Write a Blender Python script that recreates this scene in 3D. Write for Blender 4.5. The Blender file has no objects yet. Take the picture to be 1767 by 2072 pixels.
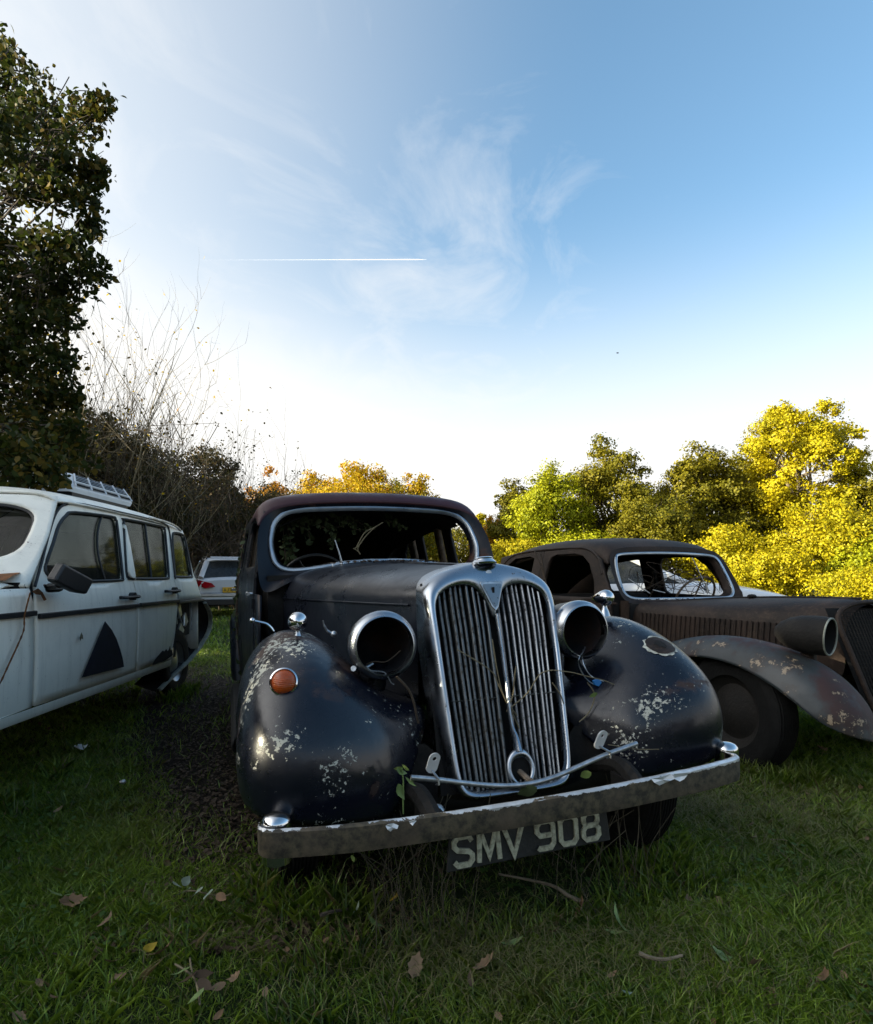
import bpy, math, random
import numpy as np
from mathutils import Vector, Matrix
R = math.radians
random.seed(7)
rng = np.random.default_rng(11)
scene = bpy.context.scene
COL = scene.collection

# ---------------------------------------------------------------- geometry helpers
def V(*a): return Vector(a)

def cr(pts, n, closed=False):
    """Catmull-Rom resample through points, n samples per span."""
    P = [Vector(p) for p in pts]; m = len(P); out = []
    spans = m if closed else m - 1
    for i in range(spans):
        if closed: p0, p1, p2, p3 = P[(i-1) % m], P[i], P[(i+1) % m], P[(i+2) % m]
        else: p0, p1, p2, p3 = P[max(i-1, 0)], P[i], P[i+1], P[min(i+2, m-1)]
        for k in range(n):
            t = k / n
            out.append(0.5*((2*p1)+(p2-p0)*t+(2*p0-5*p1+4*p2-p3)*t*t+(3*p1-p0-3*p2+p3)*t*t*t))
    if not closed: out.append(P[-1].copy())
    return out

def dots(v): return v

class MB:
    def __init__(s): s.v = []; s.f = []
    def add(s, vs, fs):
        o = len(s.v); s.v += [tuple(v) for v in vs]; s.f += [tuple(i+o for i in f) for f in fs]; return s
    def box(s, c, d, rot=None):
        hx, hy, hz = d[0]/2, d[1]/2, d[2]/2
        vs = [Vector((x, y, z)) for x in (-hx, hx) for y in (-hy, hy) for z in (-hz, hz)]
        if rot is not None: vs = [rot @ v for v in vs]
        vs = [v + Vector(c) for v in vs]
        return s.add(vs, [(0,1,3,2),(4,6,7,5),(0,4,5,1),(2,3,7,6),(0,2,6,4),(1,5,7,3)])
    def tube(s, pts, r, seg=8, closed=False, caps=True, flat=1.0, up=None):
        P = [Vector(p) for p in pts]; n = len(P)
        rs = r if hasattr(r, '__len__') else [r]*n
        T = []
        for i in range(n):
            a = P[(i-1) % n] if (closed or i > 0) else P[i]
            b = P[(i+1) % n] if (closed or i < n-1) else P[i]
            t = (b-a); T.append(t.normalized() if t.length > 1e-9 else Vector((0,0,1)))
        ref = Vector(up) if up else (Vector((0,0,1)) if abs(T[0].z) < .9 else Vector((1,0,0)))
        nrm = (ref - T[0]*ref.dot(T[0])).normalized(); vs = []
        for i in range(n):
            nrm = (nrm - T[i]*nrm.dot(T[i]))
            nrm = nrm.normalized() if nrm.length > 1e-6 else T[i].orthogonal().normalized()
            b = T[i].cross(nrm)
            for k in range(seg):
                a = 2*math.pi*k/seg
                vs.append(P[i] + (nrm*math.cos(a)*flat + b*math.sin(a))*rs[i])
        fs = []
        for i in range(n if closed else n-1):
            j = (i+1) % n
            for k in range(seg):
                l = (k+1) % seg
                fs.append((i*seg+k, i*seg+l, j*seg+l, j*seg+k))
        if caps and not closed:
            fs.append(tuple(range(seg))[::-1]); fs.append(tuple((n-1)*seg+k for k in range(seg)))
        return s.add(vs, fs)
    def lathe(s, prof, origin, axis, seg=32):
        """prof: (radius, distance along axis)."""
        ax = Vector(axis).normalized(); a = ax.orthogonal().normalized(); b = ax.cross(a); o = Vector(origin)
        vs = []; n = len(prof)
        for r, h in prof:
            for k in range(seg):
                t = 2*math.pi*k/seg
                vs.append(o + ax*h + (a*math.cos(t)+b*math.sin(t))*max(r, 1e-4))
        fs = [(i*seg+k, i*seg+(k+1) % seg, (i+1)*seg+(k+1) % seg, (i+1)*seg+k) for i in range(n-1) for k in range(seg)]
        return s.add(vs, fs)
    def grid(s, rows, cu=False, cv=False):
        m, n = len(rows), len(rows[0]); vs = [p for r in rows for p in r]
        fs = []
        for i in range(m if cv else m-1):
            for j in range(n if cu else n-1):
                i2, j2 = (i+1) % m, (j+1) % n
                fs.append((i*n+j, i*n+j2, i2*n+j2, i2*n+j))
        return s.add(vs, fs)
    def prism(s, poly, to3, d0, d1):
        n = len(poly)
        vs = [to3(p[0], p[1], d0) for p in poly] + [to3(p[0], p[1], d1) for p in poly]
        fs = [tuple(range(n)), tuple(range(n, 2*n))[::-1]] + [(i, i+n, (i+1) % n+n, (i+1) % n) for i in range(n)]
        return s.add(vs, fs)
    def ico(s, c, r, scale=(1,1,1), seg=12, rot=None):
        prof = [(math.sin(math.pi*i/seg), -math.cos(math.pi*i/seg)) for i in range(seg+1)]
        o = len(s.v); s.lathe([(a*r, b*r) for a, b in prof], (0,0,0), (0,0,1), seg*2)
        for i in range(o, len(s.v)):
            p = Vector((s.v[i][0]*scale[0], s.v[i][1]*scale[1], s.v[i][2]*scale[2]))
            if rot is not None: p = rot @ p
            s.v[i] = tuple(p + Vector(c))
        return s
    def build(s, name, mat, parent=None, smooth=True, sub=0, solid=0, bevel=0, angle=40, off=-1, loc=None):
        me = bpy.data.meshes.new(name); me.from_pydata(s.v, [], s.f); me.validate(); me.update()
        o = bpy.data.objects.new(name, me); COL.objects.link(o)
        if mat: me.materials.append(mat)
        if smooth:
            for p in me.polygons: p.use_smooth = True
            if not sub: me.set_sharp_from_angle(angle=R(angle))
        if sub:
            m = o.modifiers.new('sub', 'SUBSURF'); m.levels = sub; m.render_levels = sub
        if solid:
            m = o.modifiers.new('sol', 'SOLIDIFY'); m.thickness = solid; m.offset = off
        if bevel:
            m = o.modifiers.new('bev', 'BEVEL'); m.width = bevel; m.segments = 2; m.limit_method = 'ANGLE'
        if parent: o.parent = parent
        if loc: o.location = loc
        return o

def tag(o, label=None, cat=None, group=None, kind=None):
    if label: o['label'] = label
    if cat: o['category'] = cat
    if group: o['group'] = group
    if kind: o['kind'] = kind
    return o
def thing(name, label, cat, loc=(0,0,0), rot=(0,0,0), group=None):
    o = bpy.data.objects.new(name, None); COL.objects.link(o); o.empty_display_size = .2
    o.location = loc; o.rotation_euler = rot
    return tag(o, label, cat, group)
def copy_tree(o, parent=None):
    c = o.copy(); COL.objects.link(c); c.parent = parent
    for ch in list(o.children): copy_tree(ch, c)
    return c

def panel(outer, holes, to3, step=.05):
    """flat sheet with one hole (star shaped about the hole's centre); returns verts/faces mapped by to3(a,b)."""
    hole = holes
    c = Vector((sum(p[0] for p in hole)/len(hole), sum(p[1] for p in hole)/len(hole)))
    def ang(p): return math.atan2(p[1]-c.y, p[0]-c.x) % (2*math.pi)
    A = sorted(set([round(ang(p), 5) for p in outer] + [round(ang(p), 5) for p in hole] + [round(2*math.pi*k/48, 5) for k in range(48)]))
    A = [a for i, a in enumerate(A) if i == 0 or a - A[i-1] > .004]
    def hit(poly, a):
        d = Vector((math.cos(a), math.sin(a))); best = None
        for i in range(len(poly)):
            p, q = Vector(poly[i][:2])-c, Vector(poly[(i+1) % len(poly)][:2])-c
            e = q-p; den = d.x*e.y-d.y*e.x
            if abs(den) < 1e-12: continue
            t = (p.x*e.y-p.y*e.x)/den; s_ = (p.x*d.y-p.y*d.x)/den
            if t > 1e-6 and -1e-5 <= s_ <= 1+1e-5: best = t if best is None else max(best, t)
        return c + d*(best or 0)
    inn = [hit(hole, a) for a in A]; out = [hit(outer, a) for a in A]
    L = max((o-i).length for o, i in zip(out, inn)); m = max(2, int(L/step)); rows = []
    for k in range(m+1): rows.append([to3(*(i.lerp(o, k/m))) for i, o in zip(inn, out)])
    b = MB(); b.grid(rows, cu=True); return b

# ---------------------------------------------------------------- material helpers
class NT:
    def __init__(s, name):
        s.m = bpy.data.materials.new(name); s.m.use_nodes = True; s.t = s.m.node_tree; s.t.nodes.clear()
        s.out = s.t.nodes.new('ShaderNodeOutputMaterial')
    def n(s, typ, ins=None, **props):
        nd = s.t.nodes.new('ShaderNode'+typ)
        for k, v in props.items(): setattr(nd, k, v)
        for k, v in (ins or {}).items():
            if isinstance(v, bpy.types.NodeSocket): s.t.links.new(v, nd.inputs[k])
            else: nd.inputs[k].default_value = v
        return nd
    def coord(s, kind='Object'): return s.n('TexCoord').outputs[kind]
    def noise(s, scale, vec=None, detail=4, rough=.55, dist=0):
        d = {'Scale': scale, 'Detail': detail, 'Roughness': rough, 'Distortion': dist}
        d['Vector'] = vec if vec is not None else s.coord()
        return s.n('TexNoise', d).outputs['Fac']
    def mapr(s, v, a, b, c=0., d=1.):
        return s.n('MapRange', {'Value': v, 'From Min': a, 'From Max': b, 'To Min': c, 'To Max': d}).outputs['Result']
    def math(s, op, a, b=0.):
        return s.n('Math', {0: a, 1: b}, operation=op).outputs[0]
    def mix(s, fac, a, b):
        nd = s.n('Mix', data_type='RGBA')
        for idx, v in ((0, fac), (6, a), (7, b)):
            if isinstance(v, bpy.types.NodeSocket): s.t.links.new(v, nd.inputs[idx])
            else: nd.inputs[idx].default_value = v if idx == 0 else (*v, 1) if len(v) == 3 else v
        return nd.outputs[2]
    def bump(s, h, strength=.3, dist=.01):
        return s.n('Bump', {'Height': h, 'Strength': strength, 'Distance': dist}).outputs['Normal']
    def bsdf(s, **kw):
        nd = s.n('BsdfPrincipled')
        for k, v in kw.items():
            k = k.replace('_', ' ')
            if isinstance(v, bpy.types.NodeSocket): s.t.links.new(v, nd.inputs[k])
            else: nd.inputs[k].default_value = (*v, 1) if (isinstance(v, tuple) and len(v) == 3) else v
        return nd.outputs[0]
    def done(s, sh): s.t.links.new(sh, s.out.inputs['Surface']); return s.m

def simple(name, col, rough=.6, metal=0., var=.25, scale=12, bump=0., spec=.5):
    t = NT(name); n = t.noise(scale)
    c = t.mix(t.mapr(n, .3, .7), tuple(x*(1-var) for x in col), tuple(min(1, x*(1+var)) for x in col))
    k = dict(Base_Color=c, Roughness=rough, Metallic=metal, Specular_IOR_Level=spec)
    if bump: k['Normal'] = t.bump(t.noise(scale*4), bump, .01)
    return t.done(t.bsdf(**k))

# ---------------------------------------------------------------- photo geometry: where a sight line meets a plane of a vehicle
F_, CX, HZ, CAMH = 1230., 883.5, 1167., 1.079
class Frame:
    def __init__(s, th, ro, loc):
        s.M = Matrix.Rotation(R(th), 3, 'Z') @ Matrix.Rotation(-R(ro), 3, 'Y'); s.o = Vector(loc)
        s.loc = loc; s.rot = (0, -R(ro), R(th))
    def at(s, p, ax, val):
        d = s.M.transposed() @ Vector(((p[0]-CX)/F_, 1, -(p[1]-HZ)/F_))
        c = s.M.transposed() @ (Vector((0, 0, CAMH))-s.o); i = 'uwz'.index(ax)
        return c + d*((val-c[i])/d[i])
    def world(s, p): return s.M @ Vector(p) + s.o
ROV = Frame(18.8, 1.3, (.32, 1.75, 0)); CIT = Frame(20, 0, (2.36, 3.72, 0)); REN = Frame(2.7, 0, (-1.89, 0, 0))
K_ = .59216
def z2(x, y): return ((780+x/1.5777)*K_, (1650+y/1.5777)*K_)
def z3(x, y): return ((780+x/1.9207)*K_, (2000+y/1.9207)*K_)
def z4(x, y): return ((1350+x/1.4136)*K_, (1880+y/1.4136)*K_)
def z5(x, y): return ((1650+x/1.3246)*K_, (1780+y/1.3246)*K_)
def z1(x, y): return (x/1.973*K_, (1550+y/1.973)*K_)
def at(px, py, Y): return Vector(((px-CX)/F_*Y, Y, CAMH-(py-HZ)/F_*Y))
def ground(px, py, z=0.): Y = F_*(CAMH-z)/(py-HZ); return Vector(((px-CX)/F_*Y, Y, z))
# ---------------------------------------------------------------- materials
MT = {}
def paint(name, base, chip, amount=.62, rough=.32, rust=(.05,.018,.008), rustamt=.66, big=3., fine=38., coat=0., bumps=.25, spots=(), spec=.32):
    t = NT(name); o = t.coord()
    a = t.noise(big, t.n('Mapping', {'Vector': o, 'Location': (3.7, 1.2, 5.1)}).outputs[0], 3); b = t.noise(fine, o, 5, .7); c = t.noise(big*.7, o, 4, .6, .6); d = t.noise(9, o, 6, .65)
    m = t.math('ADD', t.math('MULTIPLY', a, .45), t.math('MULTIPLY', b, .6))
    for (u_, w_, z_, r_, g_) in spots:
        ds_ = t.n('VectorMath', {0: o, 1: (u_, w_, z_)}, operation='DISTANCE').outputs['Value']
        m = t.math('ADD', m, t.mapr(ds_, r_, 0., 0., g_))
    chipm = t.mapr(m, amount, amount+.012)
    rm = t.mapr(t.math('ADD', t.math('MULTIPLY', c, .7), t.math('MULTIPLY', d, .35)), rustamt-.03, rustamt+.05)
    sc = t.n('TexVoronoi', {'Vector': o, 'Scale': 55., 'Randomness': 1.}, feature='DISTANCE_TO_EDGE').outputs[0]
    dust = t.mapr(t.noise(2.2, o, 6, .7), .42, .75, 0, .35)
    col = t.mix(dust, base, tuple(x*1.9+.008 for x in base))
    col = t.mix(rm, col, rust); col = t.mix(chipm, col, chip)
    rg = t.mapr(t.noise(5, o, 6, .7), .3, .75, rough*.7, rough*1.5)
    rg = t.math('MAXIMUM', rg, t.math('MULTIPLY', t.math('MAXIMUM', chipm, rm), .75))
    h = t.math('ADD', t.math('MULTIPLY', t.math('MULTIPLY', t.mapr(sc, 0, .035), t.mapr(t.noise(3.3, o, 3), .50, .62)), .07), t.math('ADD', t.math('ADD', t.math('MULTIPLY', t.noise(4, o, 3), 1.2), t.math('MULTIPLY', t.noise(11, o, 5, .6), .5)), t.math('MULTIPLY', t.math('ADD', chipm, rm), -.25)))
    nm = t.bump(h, bumps, .012)
    return t.done(t.bsdf(Base_Color=col, Roughness=rg, Normal=nm, Coat_Weight=coat, Coat_Roughness=.15, Specular_IOR_Level=spec))
MT['wing'] = paint('weathered black wing paint', (.0035,.0048,.0105), (.42,.42,.36), .650, .25, fine=66., big=5., bumps=.26, rustamt=.60, rust=(.035,.016,.011), spec=.5, spots=[(-.72,.46,.90,.17,.15),(-.82,.34,.76,.15,.16),(-.54,.6,.87,.11,.12),(-.74,.14,.64,.10,.09),(-.57,.08,.58,.12,.10),(-.62,.1,.43,.12,.10),(.42,.6,.82,.14,.12),(.50,.2,.62,.12,.09),(.78,.16,.48,.10,.16),(.40,.16,.50,.09,.13),(.7,.3,.75,.12,.07)])
MT['black'] = paint('old black body paint', (.0035,.0045,.008), (.35,.33,.28), .73, .30, spec=.22)
MT['bonnet'] = paint('dusty black bonnet paint', (.0065,.0082,.0135), (.3,.3,.28), .73, .30, rustamt=.72, spec=.5)
MT['roof'] = paint('maroon faded roof paint', (.034,.009,.013), (.28,.22,.17), .71, .45, rust=(.05,.028,.022))
def chrome(name, base=(.50,.52,.55), rough=.16, pit=.60, pitcol=(.05,.035,.025), scale=60, streak=False):
    t = NT(name); o = t.coord()
    v = o
    if streak: v = t.n('Mapping', {'Vector': o, 'Scale': (1, 1, .12)}).outputs[0]
    a = t.noise(scale, v, 5, .7); b = t.noise(7, o, 4)
    m = t.mapr(t.math('ADD', t.math('MULTIPLY', a, .7), t.math('MULTIPLY', b, .3)), pit, pit+.07)
    col = t.mix(m, base, pitcol); rg = t.mapr(b, .3, .7, rough*.6, rough*1.8)
    return t.done(t.bsdf(Base_Color=col, Metallic=t.mapr(m, 0, 1, 1, .25), Roughness=t.math('MAXIMUM', rg, t.math('MULTIPLY', m, .65)), Normal=t.bump(b, .08, .01)))
MT['chrome'] = chrome('tarnished chrome', (.40,.42,.45), .2)
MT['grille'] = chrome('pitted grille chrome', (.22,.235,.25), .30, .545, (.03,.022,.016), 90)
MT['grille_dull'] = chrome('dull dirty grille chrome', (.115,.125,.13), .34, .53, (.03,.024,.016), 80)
MT['shell'] = chrome('dull radiator shell chrome', (.34,.37,.41), .24, .60)
MT['shiny'] = chrome('bright chrome', (.62,.63,.65), .07, .68)
MT['steel'] = simple('galvanised steel', (.42,.44,.46), .38, .9, .3, 40)
MT['alu'] = chrome('dull window frame', (.40,.45,.50), .38, .64)
MT['dark'] = simple('dark interior cloth', (.010,.009,.008), .9)
MT['rubber'] = simple('old tyre rubber', (.0045,.0045,.0045), .8, 0, .4, 20, .3, .25)
MT['rubber_trim'] = simple('black rubber trim', (.012,.012,.013), .55)
MT['under'] = simple('grimy chassis metal', (.008,.0065,.005), .8, .2, .5, 15, .4)
MT['hole'] = simple('dark recess', (.003,.003,.003), .95)
MT['lamp_in'] = paint('rusty lamp bowl inside', (.010,.011,.013), (.05,.04,.03), .7, .6, rust=(.03,.013,.008), rustamt=.55)
MT['wood'] = simple('bare body timber', (.16,.12,.085), .8, 0, .4, 25, .4)
MT['seat'] = simple('faded seat leather', (.035,.028,.022), .7, 0, .4)
# bumper: brown rust with the chrome left along the top edge
t = NT('rusted bumper with peeling chrome'); o = t.coord()
sep = t.n('SeparateXYZ', {'Vector': o}).outputs
ns = t.n('Mapping', {'Vector': o, 'Scale': (1, 1, .5)}).outputs[0]
edge = t.math('ADD', sep[2], t.math('MULTIPLY', t.math('SUBTRACT', t.noise(6, ns, 6, .75), .5), .055))
pk = t.mapr(edge, .4566, .4574)
sp = t.noise(38, o, 5, .65); bl = t.noise(10, o, 4)
rc = t.mix(t.mapr(sp, .38, .62), (.016,.014,.009), (.085,.068,.040)); rc = t.mix(t.mapr(bl, .45, .75), rc, (.085,.062,.042))
fade = t.mix(t.mapr(t.noise(16, o, 4), .45, .6), (.48,.48,.48), (.72,.73,.74))
t.t.links.new(t.bsdf(Base_Color=t.mix(pk, rc, fade), Metallic=t.math('MULTIPLY', pk, .45), Roughness=t.mapr(pk, 0, 1, .7, .35), Normal=t.bump(t.math('ADD', t.math('MULTIPLY', sp, .5), t.math('MULTIPLY', pk, .6)), .5, .006)), t.out.inputs['Surface']); MT['bumper'] = t.m
t = NT('peeled chrome flake'); MT['flake'] = t.done(t.bsdf(Base_Color=(.66,.67,.68), Metallic=.35, Roughness=.4))
t = NT('amber lens'); o = t.coord()
w = t.n('TexWave', {'Vector': o, 'Scale': 60.}, wave_type='RINGS').outputs['Fac']
MT['amber'] = t.done(t.bsdf(Base_Color=(.42,.075,.012), Roughness=.12, Transmission_Weight=.25, Normal=t.bump(w, .25, .003)))
MT['plate_black'] = simple('dirty black number plate', (.008,.0085,.0085), .6, 0, .6, 30, .2)
t = NT('weathered cream lettering'); n = t.noise(60, None, 5, .7)
MT['letters'] = t.done(t.bsdf(Base_Color=t.mix(t.mapr(n, .42, .68), (.36,.36,.26), (.12,.11,.075)), Roughness=.6))
# white vehicle paint with grime and rust runs
def whitepaint(name, base=(.90,.865,.76), rough=.35, grime=.40):
    t = NT(name); o = t.coord(); sep = t.n('SeparateXYZ', {'Vector': o}).outputs
    st = t.n('Mapping', {'Vector': o, 'Scale': (1, 3.2, .35)}).outputs[0]
    run = t.noise(5, st, 6, .7); spk = t.noise(70, o, 4, .7); cl = t.noise(2.2, o, 6, .65)
    col = t.mix(t.math('MULTIPLY', t.mapr(run, .5, .8), grime), base, (.33,.31,.25))
    col = t.mix(t.math('MULTIPLY', t.mapr(cl, .45, .75), grime*.8), col, (.40,.40,.36))
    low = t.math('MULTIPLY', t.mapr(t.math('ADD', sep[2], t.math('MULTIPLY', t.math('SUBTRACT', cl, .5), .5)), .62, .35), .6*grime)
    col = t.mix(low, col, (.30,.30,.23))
    col = t.mix(t.mapr(t.math('ADD', spk, t.math('MULTIPLY', run, .25)), .80, .84), col, (.09,.055,.03))
    return t.done(t.bsdf(Base_Color=col, Roughness=t.mapr(cl, .3, .7, rough*.8, rough*1.5), Normal=t.bump(t.noise(3, o, 3), .06, .02)))
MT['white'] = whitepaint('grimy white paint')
MT['whiteclean'] = simple('clean pale car paint', (.55,.57,.60), .22, 0, .04, 3)
MT['whitebox'] = simple('white plastic housing', (.66,.68,.70), .45, 0, .08, 8)
MT['rustline'] = simple('orange rust bleeding from a seam', (.16,.06,.015), .9, 0, .5, 30)
MT['blackplastic'] = simple('grey black plastic', (.006,.006,.0065), .5, 0, .3, 60, .2)
MT['decal'] = simple('dark navy painted triangle', (.010,.012,.022), .55, 0, .3, 20)
# brown rusted paint
t = NT('brown rust bonnet'); o = t.coord(); a = t.noise(3, o, 6, .65); b = t.noise(45, o, 5, .7); c = t.noise(5, o, 4, .6)
col = t.mix(t.mapr(a, .35, .7), (.009,.006,.0045), (.040,.025,.018)); col = t.mix(t.mapr(b, .5, .75, 0, .6), col, (.07,.045,.03))
MT['rust'] = t.done(t.bsdf(Base_Color=col, Roughness=.62, Specular_IOR_Level=.25, Normal=t.bump(t.math('ADD', b, a), .3, .006)))
t = NT('patchy rusted wing'); o = t.coord(); sep = t.n('SeparateXYZ', {'Vector': o}).outputs
a = t.noise(3.2, o, 6, .6); b = t.noise(30, o, 5, .7); c = t.noise(7, o, 5, .7)
col = t.mix(t.mapr(a, .50, .60), (.023,.029,.032), (.034,.013,.011)); col = t.mix(t.mapr(c, .5, .66), col, (.02,.013,.010))
col = t.mix(t.mapr(t.math('ADD', t.math('MULTIPLY', c, .6), t.math('MULTIPLY', b, .45)), .60, .63), col, (.25,.19,.125))
MT['rustwing'] = t.done(t.bsdf(Base_Color=col, Roughness=t.mapr(a, .4, .6, .42, .7), Normal=t.bump(t.math('ADD', t.math('MULTIPLY', b, .4), a), .3, .008)))
# glass
def glass(name, tint=(.012,.015,.012), dirt=(.09,.085,.05), see=.55, dust=.16, refl=.42):
    t = NT(name); o = t.coord()
    tr = t.n('BsdfTransparent', {'Color': (.42,.45,.42,1)}).outputs[0]
    df = t.bsdf(Base_Color=t.mix(t.mapr(t.noise(3, o, 6, .7), .35, .65), tint, dirt), Roughness=.7)
    gl = t.n('BsdfGlossy', {'Color': (1,1,1,1), 'Roughness': .03}).outputs[0]
    a = t.n('MixShader', {0: t.mapr(t.noise(4, o, 6, .75), .35, .7, dust*.4, dust*1.4), 1: tr, 2: df}).outputs[0]
    fr = t.math('MULTIPLY', t.n('Fresnel', {'IOR': 1.45}).outputs[0], t.mapr(t.noise(5, t.n('Mapping', {'Vector': o, 'Scale': (1, 1, .4)}).outputs[0], 5, .7), .3, .75, refl, refl*.35))
    return t.done(t.n('MixShader', {0: fr, 1: a, 2: gl}).outputs[0])
MT['glass'] = glass('dusty window glass'); MT['glassclean'] = glass('tinted car glass', (.01,.012,.014), (.015,.017,.02), .3, .75, .8)
t = NT('red tail lamp'); MT['tail'] = t.done(t.bsdf(Base_Color=(.32,.006,.012), Roughness=.12, Coat_Weight=.6))
MT['yellowplate'] = simple('yellow rear number plate', (.72,.40,.015), .45, 0, .05)
MT['ink'] = simple('black plate characters', (.012,.012,.012), .5)
MT['alloy'] = simple('silver wheel', (.42,.43,.45), .35, .8, .1)
# plants
def leafmat(name, a, b, trans=.45, patch=.25, rough=.55, third=None, _=0):
    t = NT(name); g = t.n('NewGeometry').outputs; rp = g['Random Per Island']
    cl = t.noise(patch, t.coord('Object'), 3)
    f = t.math('ADD', t.math('MULTIPLY', rp, .55), t.math('MULTIPLY', t.mapr(cl, .3, .7), .45))
    col = t.mix(f, a, b)
    if third: col = t.mix(t.mapr(t.math('ADD', t.math('MULTIPLY', rp, .5), t.math('MULTIPLY', cl, .8)), .70, .85), col, third)
    d = t.bsdf(Base_Color=col, Roughness=rough, Specular_IOR_Level=.12)
    tr = t.n('BsdfTranslucent', {'Color': t.mix(.5, col, tuple(min(1, x*1.6) for x in b))}).outputs[0]
    return t.done(t.n('MixShader', {0: trans, 1: d, 2: tr}).outputs[0])
MT['bark'] = simple('grey brown bark', (.055,.042,.030), .9, 0, .4, 14, .6)
MT['barkpale'] = simple('pale bark', (.13,.105,.07), .9, 0, .4, 14, .6)
MT['twig'] = simple('bare brown twigs', (.045,.030,.018), .9, 0, .4, 8)
MT['straw'] = simple('dead straw stems', (.16,.13,.075), .85, 0, .4, 20)
# ground
t = NT('turf and leaf mould'); o = t.coord()
a = t.noise(1.3, o, 6, .65); b = t.noise(30, o, 6, .75); c = t.noise(120, o, 4, .7)
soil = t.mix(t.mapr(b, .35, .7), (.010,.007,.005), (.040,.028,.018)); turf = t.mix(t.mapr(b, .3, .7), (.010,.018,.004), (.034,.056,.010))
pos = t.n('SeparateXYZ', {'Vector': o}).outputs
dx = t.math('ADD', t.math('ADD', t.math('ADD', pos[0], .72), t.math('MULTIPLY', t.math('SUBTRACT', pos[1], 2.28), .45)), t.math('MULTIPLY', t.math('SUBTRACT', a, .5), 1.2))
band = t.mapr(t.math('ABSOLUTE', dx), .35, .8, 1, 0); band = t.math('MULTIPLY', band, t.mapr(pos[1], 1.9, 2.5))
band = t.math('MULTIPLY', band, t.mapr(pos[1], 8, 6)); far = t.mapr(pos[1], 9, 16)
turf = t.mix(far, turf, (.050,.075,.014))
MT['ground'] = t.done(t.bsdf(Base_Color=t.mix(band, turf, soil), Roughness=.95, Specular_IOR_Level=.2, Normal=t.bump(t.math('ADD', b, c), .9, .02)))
t = NT('grass blades'); rp = t.n('NewGeometry').outputs['Random Per Island']; o = t.coord()
f = t.math('ADD', t.math('MULTIPLY', rp, .6), t.math('MULTIPLY', t.mapr(t.noise(1.6, o, 5, .6), .3, .7), .4))
f = t.math('POWER', f, 1.7); col = t.mix(f, (.045,.105,.006), (.38,.52,.055)); col = t.mix(t.mapr(rp, .93, .95), col, (.26,.21,.10))
dry = t.math('MULTIPLY', t.mapr(t.noise(.9, o, 4), .5, .72), .75); col = t.mix(dry, col, (.20,.205,.045))
d = t.bsdf(Base_Color=col, Roughness=.38, Specular_IOR_Level=.55)
tr = t.n('BsdfTranslucent', {'Color': col}).outputs[0]
MT['grass'] = t.done(t.n('MixShader', {0: .35, 1: d, 2: tr}).outputs[0])
# ================================================================ sky, sun, camera
SUN_EL, SUN_AZ = 14., 257.          # azimuth clockwise from the view direction
w = bpy.data.worlds.new('World'); scene.world = w; w.use_nodes = True
nt = w.node_tree; nt.nodes.clear()
def wn(typ, ins=None, **p):
    nd = nt.nodes.new('ShaderNode'+typ)
    for k, v in p.items(): setattr(nd, k, v)
    for k, v in (ins or {}).items():
        if isinstance(v, bpy.types.NodeSocket): nt.links.new(v, nd.inputs[k])
        else: nd.inputs[k].default_value = v
    return nd
sky = wn('TexSky', sky_type='NISHITA', sun_disc=False, sun_elevation=R(SUN_EL), sun_rotation=R(SUN_AZ), altitude=60, air_density=1.0, dust_density=1.6, ozone_density=2.2)
tc = wn('TexCoord').outputs['Generated']
# thin cirrus: stretched noise over a flat layer high above
sp = wn('SeparateXYZ', {0: tc}).outputs
zz = wn('Math', {0: sp[2], 1: .08}, operation='MAXIMUM').outputs[0]
cx_ = wn('Math', {0: sp[0], 1: zz}, operation='DIVIDE').outputs[0]; cy_ = wn('Math', {0: sp[1], 1: zz}, operation='DIVIDE').outputs[0]
cv = wn('CombineXYZ', {0: cx_, 1: cy_, 2: 0.}).outputs[0]
mp = wn('Mapping', {'Vector': cv, 'Rotation': (0, 0, R(-28)), 'Scale': (1.5, .95, 1)}).outputs[0]
n1 = wn('TexNoise', {'Vector': mp, 'Scale': 1.7, 'Detail': 10., 'Roughness': .62, 'Distortion': 1.1}).outputs['Fac']
n2 = wn('TexNoise', {'Vector': cv, 'Scale': .45, 'Detail': 3.}).outputs['Fac']
pd = wn('VectorMath', {0: tc, 1: Vector((-.32, 1, .62)).normalized()}, operation='DOT_PRODUCT').outputs['Value']
pm = wn('MapRange', {'Value': pd, 'From Min': .82, 'From Max': .985, 'To Min': .72, 'To Max': 1.22}, interpolation_type='SMOOTHSTEP').outputs[0]
cm = wn('Math', {0: wn('Math', {0: n1, 1: n2}, operation='MULTIPLY').outputs[0], 1: pm}, operation='MULTIPLY').outputs[0]
cf = wn('MapRange', {'Value': cm, 'From Min': .25, 'From Max': .44, 'To Min': 0., 'To Max': .46}).outputs[0]
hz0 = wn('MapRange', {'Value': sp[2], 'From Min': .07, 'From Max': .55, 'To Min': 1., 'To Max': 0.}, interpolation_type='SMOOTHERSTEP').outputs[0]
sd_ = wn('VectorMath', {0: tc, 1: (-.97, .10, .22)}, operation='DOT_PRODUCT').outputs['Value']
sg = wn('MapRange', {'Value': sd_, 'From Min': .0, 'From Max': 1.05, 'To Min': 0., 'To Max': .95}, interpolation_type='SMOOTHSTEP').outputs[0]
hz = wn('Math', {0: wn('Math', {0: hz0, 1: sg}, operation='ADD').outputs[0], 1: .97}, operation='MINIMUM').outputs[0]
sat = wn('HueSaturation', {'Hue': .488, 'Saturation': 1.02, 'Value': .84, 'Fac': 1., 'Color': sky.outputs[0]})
mx = wn('Mix', data_type='RGBA', blend_type='MIX'); nt.links.new(hz, mx.inputs[0]); nt.links.new(sat.outputs[0], mx.inputs[6]); 
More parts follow.
